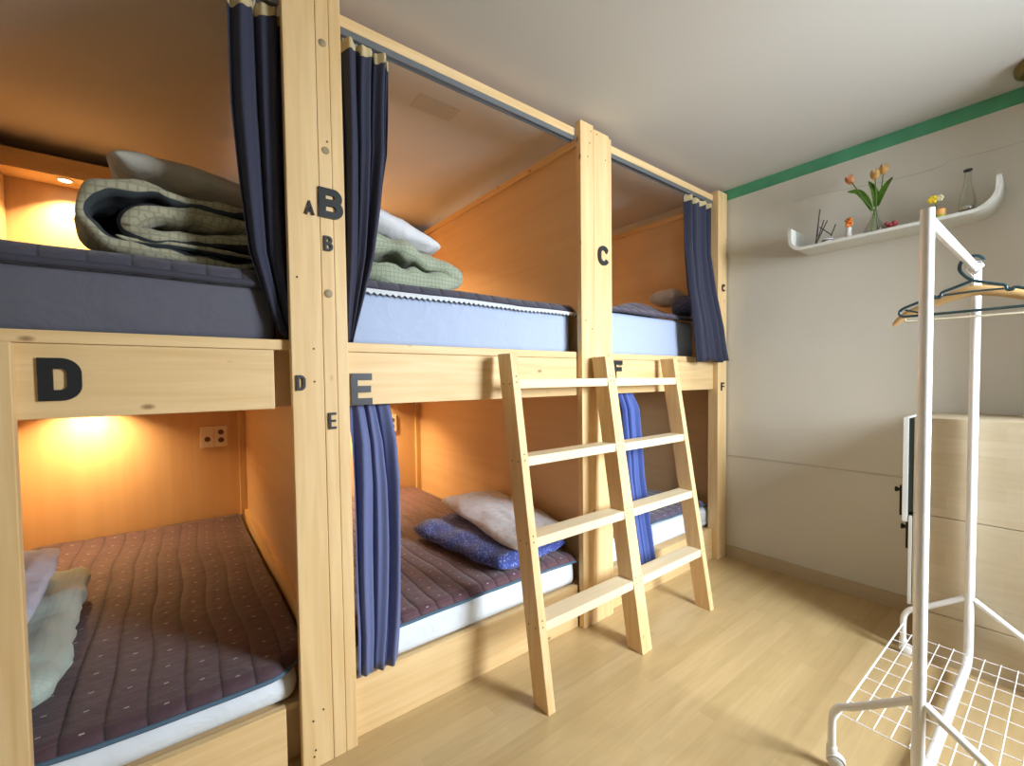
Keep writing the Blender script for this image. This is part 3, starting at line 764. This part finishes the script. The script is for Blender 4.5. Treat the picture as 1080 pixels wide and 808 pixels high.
curtain('blue curtain hanging right of the wide pillar in bottom bunk E',
        [(1.205, .476, .640, 1.584, .4), (1.15, .480, .645, 1.572, .7), (1.05, .481, .650, 1.545, 1), (.90, .482, .655, 1.535, 1.1), (.5, .482, .650, 1.526, 1.0), (.37, .482, .642, 1.516, .8), (.235, .480, .628, 1.512, .7)], 3.2, .020, 'blue', tape=False, seed=4)
curtain('blue curtain seen through the rungs of the right ladder in bunk F',
        [(1.205, 1.965, 2.105, 1.584, .4), (1.10, 1.965, 2.115, 1.552, 1), (.7, 2.00, 2.155, 1.540, 1), (.42, 2.045, 2.205, 1.524, .8), (.17, 2.085, 2.255, 1.510, .6)], 3, .018, 'blueF', tape=False, seed=5)

# ------------------------------------------------------------------ ladders
def stringer(bm, x0, x1, yf0, yf1, dep, H):
    """slanted board: front edge runs from (yf0, 0) to (yf1, H)"""
    vs = [bm.verts.new(p) for x in (x0, x1) for p in ((x, yf0, 0), (x, yf1, H), (x, yf1+dep, H), (x, yf0+dep, 0))]
    for f in ((0, 1, 2, 3), (7, 6, 5, 4), (0, 4, 5, 1), (1, 5, 6, 2), (2, 6, 7, 3), (3, 7, 4, 0)): bm.faces.new([vs[i] for i in f])
    bevel(bm, .003)
def ladder(xa, xb, w, yf0, yf1, H, rungs, label):
    t = empty('bunk_ladder', ((xa+xb)/2, yf0, 0), label, 'ladder', 'pine ladders leaning on the bunks')
    dep = .086
    for x0 in (xa, xb-w):
        bm = bmesh.new(); stringer(bm, x0, x0+w, yf0, yf1, dep, H); s = obj('stringer', bm, 'ladder_z', t)
        for z in rungs:                                   # screw heads on the front edge
            for dz in (-.012, .012):
                y = yf0+(yf1-yf0)*(z+dz)/H
                lathe('screw', [(.003, .0015), (.0032, -.0008), (.0005, -.001)], (x0+w/2, y, z+dz), 'screw', s, 8, axis='y')
        for z in rungs:
            for dy in (.02, .06):
                y = yf0+(yf1-yf0)*z/H+dy
                if x0 == xa: lathe('screw', [(.003, .0015), (.0032, -.0008), (.0005, -.001)], (x0, y, z-.018), 'screw', s, 8, axis='x')
    for k, z in enumerate(rungs):
        y = yf0+(yf1-yf0)*z/H
        d = .088 if k < 3 else .036
        bm = bmesh.new(); add_box(bm, xa+w, xb-w, y+.002, y+d, z-.038, z); bevel(bm, .003); obj('rung', bm, 'ladder_x', t)
    return t
ladder(1.083, 1.704, .037, 1.188, 1.398, 1.376, (.325, .642, .958, 1.270), 'pine ladder left of centre, leaning on the rail of bunk E')
ladder(1.7065, 2.312, .037, 1.190, 1.412, 1.378, (.322, .638, .950, 1.268), 'pine ladder on the right, leaning on the rail of bunk F')

# ------------------------------------------------------------------ wall shelf with upturned ends
def wall_shelf():
    th = .016; y0, y1, z = .222, 1.052, 2.002
    path = []
    def arc(cy, cz, r, a0, a1, n=10): return [(cy+r*math.cos(math.radians(a0+(a1-a0)*i/n)), cz+r*math.sin(math.radians(a0+(a1-a0)*i/n))) for i in range(n+1)]
    rl, rr = .060, .090
    path = [(y1-.008, z+.125)]+arc(y1-.008-rl, z+rl, rl, 0, -90)+arc(y0+.008+rr, z+rr, rr, -90, -180, 14)+[(y0+.008, z+.135)]
    bm = bmesh.new(); P = [Vector((0, a, b)) for a, b in path]; n = len(P)
    x0, x1 = 2.89, XW; F = []
    for i in range(n):
        t = (P[min(i+1, n-1)]-P[max(i-1, 0)]).normalized(); nn = Vector((0, -t.z, t.y))
        a, c = P[i]+nn*th/2, P[i]-nn*th/2
        F.append([bm.verts.new((x, q.y, q.z)) for x, q in ((x0, a), (x1, a), (x1, c), (x0, c))])
    for A, B in zip(F, F[1:]):
        for k in range(4): bm.faces.new((A[k], A[(k+1) % 4], B[(k+1) % 4], B[k]))
    bm.faces.new(F[0]); bm.faces.new(F[-1])
    o = obj('wall_shelf', bm, 'shelf', smooth=True)
    tag(o, 'white wall shelf with curled up ends on the right wall', 'shelf')
wall_shelf()
SZ = 2.0095
def stick(bm, a, b2, r=.0018): add_tube(bm, [a, b2], r, 6)
# reed sticks with a small bowl
t = empty('reed_diffuser', (2.99, .905, SZ), 'small reed diffuser with dark sticks at the left end of the wall shelf', 'diffuser')
lathe('bowl', [(.020, .0), (.026, .006), (.026, .020), (.022, .022), (.020, .012)], (2.99, .885, SZ), 'white', t, 16)
lathe('dark_rim', [(.026, .0), (.0275, .002), (.0275, .005), (.026, .006)], (2.99, .885, SZ+.010), 'reed', t, 16)
for a, b2 in (((2.99, .945, SZ), (2.99, .925, SZ+.20)), ((2.99, .945, SZ+.004), (3.0, .892, SZ+.13)), ((2.98, .940, SZ), (2.99, .905, SZ+.135)),
            ((2.99, .925, SZ+.10), (2.99, .872, SZ+.045)), ((2.985, .870, SZ+.035), (2.99, .850, SZ+.095)), ((2.985, .935, SZ+.05), (2.99, .930, SZ+.155))):
    bm = bmesh.new(); stick(bm, a, b2, .0032); obj('reed', bm, 'reed', t, smooth=True)
# jar with orange flower
t = empty('orange_flower_figurine', (2.99, .788, SZ), 'small white jar topped with an orange flower left of the tulips', 'figurine')
lathe('jar', [(.013, 0), (.016, .008), (.015, .03), (.011, .042), (.014, .055), (.010, .060)], (2.99, .788, SZ), 'white', t, 16)
lathe('dark_foot', [(.018, 0), (.018, .003), (.012, .004)], (2.985, .788, SZ), 'reed', t, 16)
bm = bmesh.new()
for k in range(12):
    a = k*2.4; r = .011 if k < 9 else .003
    bmesh.ops.create_icosphere(bm, subdivisions=2, radius=.0085, matrix=Matrix.Translation((2.99+r*math.cos(a), .788+r*math.sin(a), SZ+.068+.005*(k % 9))))
obj('flower_head', bm, 'orange', t, smooth=True)
# glass vase with three tulips
vz = lathe('glass_vase', [(.018, .001), (.040, .004), (.045, .015), (.038, .035), (.021, .070), (.014, .100), (.016, .112), (.0145, .112), (.0125, .100), (.0195, .070), (.036, .035), (.042, .015), (.036, .007), (.002, .006)], (2.99, .676, SZ), 'glass', None, 24)
tag(vz, 'clear glass vase holding three tulips on the wall shelf', 'vase')
def tulip(pts, col, label, leaves, head=.021):
    t = empty('tulip', pts[0], label, 'tulip', 'tulips in the glass vase')
    tube('stem', smooth_path(pts, 6), .0028, 'stem', t, 8)
    top = Vector(pts[-1]); d = (top-Vector(pts[-2])).normalized()
    q = Vector((0, 0, 1)).rotation_difference(d).to_matrix().to_4x4()
    for k in range(5):
        bm = bmesh.new(); ang = k*2*PI/5; rows = []
        for i in range(8):
            s = i/7; rr = head*(.35+1.0*math.sin(PI*(.12+.68*s)))*.72; ww = .62*math.sin(PI*(.12+.86*s))+.02
            rows.append([Matrix.Translation(top) @ q @ Vector((rr*math.cos(ang+ww*(j/4-.5)*2), rr*math.sin(ang+ww*(j/4-.5)*2), s*head*2.5-.002)) for j in range(5)])
        V = [[bm.verts.new(p) for p in r] for r in rows]
        for A, B in zip(V, V[1:]):
            for j in range(4): bm.faces.new((A[j], A[j+1], B[j+1], B[j]))
        bmesh.ops.solidify(bm, geom=list(bm.faces), thickness=.0012)
        obj('petal', bm, col, t, smooth=True)
    for lf in leaves:
        C = smooth_path(lf, 5); n = len(C); bm = bmesh.new(); V = []
        for i, c in enumerate(C):
            s = i/(n-1); w = .0145*math.sin(PI*min(1, .08+.92*s))**.8+.0006
            tt = (C[min(i+1, n-1)]-C[max(i-1, 0)]).normalized(); sd = tt.cross(Vector((1, .15, 0))).normalized()
            V.append([bm.verts.new(c+sd*w*j+Vector((-.003*abs(j), 0, 0))) for j in (-1, -.5, 0, .5, 1)])
        for A, B in zip(V, V[1:]):
            for j in range(4): bm.faces.new((A[j], A[j+1], B[j+1], B[j]))
        bmesh.ops.solidify(bm, geom=list(bm.faces), thickness=.001)
        obj('leaf', bm, 'leaf', t, smooth=True)
X3 = 2.99
tulip([(X3, .690, SZ+.008), (X3-.008, .676, SZ+.10), (X3-.01, .712, SZ+.17), (X3-.02, .768, SZ+.285)], 'tulip', 'peach tulip leaning to the left in the glass vase',
      [[(X3, .688, SZ+.120), (X3-.01, .712, SZ+.185), (X3-.015, .745, SZ+.232), (X3-.02, .790, SZ+.245)]])
tulip([(X3+.012, .665, SZ+.010), (X3+.002, .670, SZ+.10), (X3, .672, SZ+.19), (X3-.01, .674, SZ+.275)], 'tulipy', 'yellow and pink tulip in front of the tallest one in the vase',
      [[(X3, .676, SZ+.135), (X3, .672, SZ+.18), (X3, .682, SZ+.23), (X3-.005, .703, SZ+.275)]])
tulip([(X3-.012, .688, SZ+.010), (X3+.002, .683, SZ+.10), (X3+.022, .660, SZ+.20), (X3+.022, .650, SZ+.300)], 'tulipy', 'tallest tulip, yellow and peach, behind in the glass vase',
      [[(X3+.018, .672, SZ+.140), (X3+.016, .664, SZ+.175), (X3+.012, .640, SZ+.225), (X3-.005, .605, SZ+.262)]])
# small dark red ornament
bm = bmesh.new()
for k in range(9):
    a = k*.7; bmesh.ops.create_icosphere(bm, subdivisions=2, radius=.011, matrix=Matrix.Translation((2.985+.010*math.cos(a), .608+.016*math.cos(a*1.7), SZ+.010+.010*(k % 3))))
tag(obj('dried_flower_head', bm, 'reddish', smooth=True), 'small dark red flower head lying right of the glass vase', 'ornament')
# orange-yellow jar with a yellow flower
t = empty('flower_candle', (2.99, .428, SZ), 'orange and green candle pot with yellow flower behind the rack pole', 'ornament')
lathe('candle_pot', [(.021, 0), (.022, .003), (.022, .018)], (2.99, .428, SZ), 'greenjar', t, 20)
lathe('candle_wax', [(.0215, .018), (.0215, .044), (.018, .046)], (2.99, .428, SZ), 'orangejar', t, 20)
tube('stem', [(2.99, .437, SZ+.045), (2.985, .443, SZ+.080)], .002, 'stem', t, 6)
for mt_, cy_, cz_, r_, nm in (('yellow', .452, SZ+.098, .013, 'yellow_blossom'), ('palepetal', .428, SZ+.098, .010, 'pale_blossom')):
    bm = bmesh.new()
    for k in range(7):
        a = k*2*PI/6; rr = r_*.9 if k < 6 else 0
        bmesh.ops.create_icosphere(bm, subdivisions=2, radius=r_*.65, matrix=Matrix.Translation((2.982, cy_+rr*math.cos(a), cz_+rr*math.sin(a))))
    obj(nm, bm, mt_, t, smooth=True)
# bottle
t = empty('glass_bottle', (2.99, .335, SZ), 'clear glass bottle with black rim at the right of the wall shelf', 'bottle')
lathe('bottle_body', [(.022, .001), (.028, .003), (.029, .050), (.026, .075), (.016, .125), (.0125, .155), (.0125, .192), (.0105, .192), (.0105, .155), (.014, .125), (.024, .075), (.027, .05), (.026, .008), (.002, .006)], (2.99, .335, SZ), 'glass', t, 24)
lathe('black_rim', [(.0135, .0), (.0155, .001), (.0155, .008), (.012, .009)], (2.99, .335, SZ+.190), 'black', t, 20)
lathe('silver_label', [(.0235, .0), (.0240, .001), (.0240, .012), (.0235, .013)], (2.99, .335, SZ+.015), 'steel', t, 20)

for o in list(COL.objects):
    if o.parent is None and o.get('category') in ('diffuser', 'figurine', 'vase', 'tulip', 'ornament', 'bottle'):
        y0 = o.location.y if o.type == 'EMPTY' else o.bound_box[0][1]
        o.location.x -= .055; o.location.y -= .0184*y0
# ------------------------------------------------------------------ ceiling lamp at the right edge
t = empty('ceiling_lamp', (2.90, .085, ZC), 'brass rimmed ceiling lamp cut off at the right edge of the photo', 'ceiling lamp')
lathe('brass_canopy', [(.105, 0), (.112, -.010), (.108, -.030), (.090, -.040), (.078, -.030), (.078, -.004)], (2.90, .085, ZC), 'brass', t, 36)
lathe('lamp_shade', [(.072, -.004), (.074, -.040), (.055, -.075), (.02, -.090)], (2.90, .085, ZC), 'opal', t, 30)

# ------------------------------------------------------------------ lockers at the right
CX, CY0, CY1 = 2.637, -.28, .446
LG = 'wood sided lockers stacked by the right wall'
def locker(z0, z1, door, gap, label, latchz, dz0, dz1):
    t = empty('locker', ((CX+XW)/2, 0, z0), label, 'locker', LG)
    g = .0015
    box('side_panel', (CX, CX+.018, CY0, CY1, z0+g, z1-g), 'block', t, .0015)
    box('body', (CX+.0181, XW-.002, CY0+.002, CY1-.004, z0+g, z1-g-.001), 'block', t, .001)
    if door:
        if gap: box('dark_gasket', (CX+.004, XW-.03, CY1-.003, CY1+gap, max(dz0+.008, z0+.002), dz1-.004), 'gasket', t, .001)
        d = box('door', (CX-.002, XW-.02, CY1+gap+.0005, CY1+gap+(.020 if gap > .01 else .013), dz0, dz1), 'doorw', t, .002)
        yb = CY1+gap+(.020 if gap > .01 else .013)
        la = box('latch', (CX+.004, CX+.040, yb, yb+.010, latchz[0], latchz[1]), 'latch', d, .002)
        lathe('latch_knob', [(.010, 0), (.007, .006), (.012, .012), (.012, .018), (.004, .020)], (CX+.020, yb+.010, latchz[2]), 'latch', d, 14, axis='y')
    return t
locker(.645, 1.077, True, .018, 'upper wood sided locker with white door, behind the clothes rack', (.622, .760, .738), .598, 1.075)
locker(.215, .645, True, .002, 'lower wood sided locker with thin white door, behind the clothes rack', (.475, .594, .570), .222, .628)
tb = empty('low_cabinet', ((CX+XW)/2, 0, 0), 'low wooden cabinet on the floor under the two lockers', 'cabinet')
box('base_box', (CX, XW-.016, CY0, CY1-.004, 0, .2135), 'block', tb, .0015)

# ------------------------------------------------------------------ clothes rack
RX0, RX1, RY = 1.663, 2.607, .262
t = empty('clothes_rack', ((RX0+RX1)/2, RY, 0), 'white steel clothes rack on casters with wire shelf', 'clothes rack')
pr_ = .0155
def arc3(c, r, a0, a1, plane, n=6):
    out = []
    for i in range(n+1):
        a = math.radians(a0+(a1-a0)*i/n)
        if plane == 'xz': out.append((c[0]+r*math.cos(a), c[1], c[2]+r*math.sin(a)))
        else: out.append((c[0], c[1]+r*math.cos(a), c[2]+r*math.sin(a)))
    return out
rb = .07; zb = .062
tube('frame_tube', [(RX0, RY, 1.722), (RX0, RY, .8), (RX0, RY, zb+rb)]+arc3((RX0+rb, RY, zb+rb), rb, 180, 270, 'xz')+arc3((RX1-rb, RY, zb+rb), rb, 270, 360, 'xz')+[(RX1, RY, .8), (RX1, RY, 1.690)], pr_, 'rack', t, 20)
tube('top_rail', [(RX0, RY, 1.694), (RX1+.001, RY, 1.694)], .0145, 'rack', t, 20)
tube('pole_cap', [(RX1, RY, 1.690), (RX1, RY, 1.708)], .0158, 'rack', t, 20)
for x in (RX0, RX1):
    zj, ze = .332, .215; yo = .205
    for s in (1, -1):
        pts = [(x, RY+s*.012, zj), (x, RY+s*(yo-.050), ze+.010), (x, RY+s*(yo-.022), ze-.006), (x, RY+s*(yo-.006), ze-.030), (x, RY+s*yo, ze-.062), (x, RY+s*yo, .062)]
        f = tube('foot_tube', [pts[0]]+smooth_path(pts[1:], 5), .0115, 'rack', t, 16)
        y = RY+s*yo
        lathe('caster_stem', [(.013, .0), (.015, .004), (.015, .026), (.010, .032)], (x, y, .040), 'wheel', f, 16)
        A_ = Matrix.Translation((x-.004, y-.012, .0240)) @ Matrix.Rotation(math.radians(18), 4, 'Z')
        bm = bmesh.new(); add_lathe(bm, [(.004, -.0135), (.019, -.013), (.0225, -.009), (.0225, .009), (.019, .013), (.004, .0135)], (0, 0, 0), 24, axis='x')
        bmesh.ops.transform(bm, matrix=A_, verts=bm.verts); obj('caster_wheel', bm, 'wheel', f, smooth=True)
        bm = bmesh.new(); V = []
        for i in range(13):
            a = math.radians(10+i*15)
            V.append([bm.verts.new(A_ @ Vector((h_, r_*math.cos(a), r_*math.sin(a)))) for h_, r_ in ((-.011, .0235), (-.011, .0265), (.011, .0265), (.011, .0235))])
        for A, B in zip(V, V[1:]):
            for k in range(4): bm.faces.new((A[k], A[(k+1) % 4], B[(k+1) % 4], B[k]))
        bm.faces.new(V[0]); bm.faces.new(V[-1])
        obj('caster_hood', bm, 'wheel', f, smooth=True)
zs = .135; ysh = [RY+.205-.0432*i for i in range(10)]
sh = None
bm = bmesh.new()
for i, y in enumerate(ysh): add_tube(bm, [(RX0+.085, y, zs), (RX1-.085, y, zs)], .0018, 8)
n = 8
for i in range(n+1):
    x = RX0+.085+(RX1-RX0-.17)*i/n
    add_tube(bm, [(x, ysh[0]-.001, zs-.004), (x, (ysh[0]+ysh[-1])/2, zs-.006), (x, ysh[-1], zs-.004)], .0018, 8)
for y in (RY+.205, RY-.205): add_tube(bm, [(RX0, y, zs+.004), (RX1, y, zs+.004)], .0035, 8)
obj('wire_shelf', bm, 'wire', t, smooth=True)

# ------------------------------------------------------------------ hangers on the rack
def hook(bm, x, y, z, r=.024, rt=.0035, top=.0, zdown=.06, start=-40):
    pts = [(x, y, z-zdown), (x, y, z-r-.004)]
    pts = [(x, y, z-zdown)] + [(x, y+r*math.sin(math.radians(a)), z-r*math.cos(math.radians(a))) for a in range(0, 1)] 
    P_ = [(x, y, z-zdown)]+[(x, y+r*math.cos(math.radians(a)), z+r*math.sin(math.radians(a))) for a in range(-90, start-361, -20) ]
    add_tube(bm, smooth_path(P_, 3), rt, 10)
def arm_path(x, y, z, half, drop): return [(x, y, z)]
ZB = 1.694
# dark green plastic hanger
t = empty('plastic_hanger', (2.505, RY, 1.64), 'dark green plastic hanger with notches on the white rack', 'hanger', 'hangers on the clothes rack')
xh = 2.505
bm = bmesh.new()
add_tube(bm, smooth_path([(xh, RY, 1.635), (xh, RY+.018, 1.652), (xh, RY+.036, 1.682), (xh, RY+.032, 1.712), (xh, RY+.010, 1.728), (xh, RY-.016, 1.726), (xh, RY-.030, 1.708)], 5), .0062, 10)
obj('hook', bm, 'hanger', t, smooth=True)
bm = bmesh.new()
ape = (xh, RY, 1.634)
for s in (1, -1):
    P_ = [ape, (xh, RY+s*.060, 1.611), (xh, RY+s*.085, 1.601), (xh, RY+s*.090, 1.584), (xh, RY+s*.104, 1.582), (xh, RY+s*.112, 1.590), (xh, RY+s*.16, 1.570), (xh, RY+s*.205, 1.551),
          (xh, RY+s*.216, 1.534), (xh, RY+s*.207, 1.519), (xh, RY+s*.18, 1.517), (xh, RY, 1.516)]
    add_tube(bm, smooth_path(P_, 4), .0056, 10)
    add_tube(bm, smooth_path([(xh, RY+s*.100, 1.588), (xh, RY+s*.05, 1.590), (xh, RY, 1.592)], 3), .0040, 8)
    add_tube(bm, smooth_path([(xh, RY+s*.198, 1.545), (xh, RY+s*.17, 1.535), (xh, RY+s*.135, 1.518)], 3), .0038, 8)
obj('hanger_frame', bm, 'hanger', t, smooth=True)
# wooden hanger behind it
xw = 2.545
t = empty('wooden_hanger', (xw, RY, 1.58), 'wooden hanger with cream trouser bar behind the green hanger', 'hanger', 'hangers on the clothes rack')
bm = bmesh.new()
add_tube(bm, smooth_path([(xw, RY, 1.600), (xw, RY, 1.655), (xw, RY-.004, 1.668), (xw, RY-.024, 1.690), (xw, RY-.018, 1.712), (xw, RY, 1.7135), (xw, RY+.020, 1.706), (xw, RY+.022, 1.690)], 4), .0022, 8)
obj('hook', bm, 'steel', t, smooth=True)
bm = bmesh.new(); V = []
for i in range(41):
    s = i/40*2-1; y = RY+s*.245; a = abs(s); zc = 1.600-.085*a**1.5-.012*a; hz = .021-.004*a; hx = .010
    zc -= .014*max(0, a-.86)/.14
    V.append([bm.verts.new((xw+hx*math.cos(k*PI/6)*(1 if a < .97 else .6), y, zc+hz*math.sin(k*PI/6)*(1 if a < .97 else .6))) for k in range(12)])
for A, B in zip(V, V[1:]):
    for k in range(12): bm.faces.new((A[k], A[(k+1) % 12], B[(k+1) % 12], B[k]))
bm.faces.new(V[0]); bm.faces.new(V[-1]); obj('hanger_arm', bm, 'hangerwood', t, smooth=True)
tube('trouser_bar', [(xw, RY+.205, 1.508), (xw, RY+.200, 1.497), (xw, RY-.200, 1.497), (xw, RY-.205, 1.508)], .0042, 'hangerbar', t, 10)
# white wire hanger
xq = 2.576
t = empty('wire_hanger', (xq, RY, 1.60), 'thin white wire hanger behind the wooden one', 'hanger', 'hangers on the clothes rack')
bm = bmesh.new()
add_tube(bm, smooth_path([(xq, RY, 1.625), (xq, RY+.004, 1.655), (xq, RY+.024, 1.690), (xq, RY+.018, 1.712), (xq, RY, 1.7135), (xq, RY-.022, 1.706)], 4), .0016, 8)
obj('hook', bm, 'wire', t, smooth=True)
bm = bmesh.new()
add_tube(bm, smooth_path([(xq, RY, 1.625), (xq, RY-.04, 1.600), (xq, RY-.12, 1.575), (xq-.01, RY-.2, 1.545), (xq-.01, RY-.205, 1.535), (xq-.01, RY-.12, 1.560), (xq, RY-.04, 1.590), (xq, RY+.10, 1.572), (xq, RY+.19, 1.535), (xq, RY+.10, 1.582), (xq, RY, 1.625)], 5), .0016, 8)
obj('hanger_frame', bm, 'wire', t, smooth=True)

# ------------------------------------------------------------------ light
def area(name, loc, rot, sx, sy, e, col, spread=180):
    ld = bpy.data.lights.new(name, 'AREA'); ld.shape = 'RECTANGLE'; ld.size = sx; ld.size_y = sy; ld.energy = e; ld.color = col; ld.spread = math.radians(spread)
    o = bpy.data.objects.new(name, ld); COL.objects.link(o); o.location = loc; o.rotation_euler = rot
    return o
area('window_daylight', (2.40, -1.75, 1.95), (math.radians(90-16), 0, math.radians(12)), 1.5, 1.4, 245, (.84, .92, 1.0), 160)
wd = bpy.data.worlds.new('world'); SC.world = wd; wd.use_nodes = True
wd.node_tree.nodes['Background'].inputs[0].default_value = (.75, .85, 1, 1); wd.node_tree.nodes['Background'].inputs[1].default_value = 1.0

# ------------------------------------------------------------------ camera
f, yaw, pitch, roll, cx, cy = 4.60543621e+02, 6.51337565e-01, -3.23680864e-02, -1.29681984e-02, 534.716572, 415.827806
cyw, syw = math.cos(yaw), math.sin(yaw)
fw = Vector((syw*math.cos(pitch), cyw*math.cos(pitch), math.sin(pitch))); rt = Vector((cyw, -syw, 0)); up = rt.cross(fw)
r2 = rt*math.cos(roll)+up*math.sin(roll); u2 = -rt*math.sin(roll)+up*math.cos(roll)
cd = bpy.data.cameras.new('camera'); co = bpy.data.objects.new('camera', cd); COL.objects.link(co)
Rm = Matrix((r2, u2, -fw)).transposed().to_4x4()
co.matrix_world = Matrix.Translation((0, 0, 1.267)) @ Rm
cd.sensor_width = 36; cd.lens = f/1080*36; cd.shift_x = (540-cx)/1080; cd.shift_y = (cy-404)/1080; cd.clip_start = .02
SC.camera = co
vs = SC.view_settings; vs.view_transform = 'Standard'; vs.look = 'None'; vs.gamma = 1; vs.exposure = .42; vs.use_curve_mapping = False
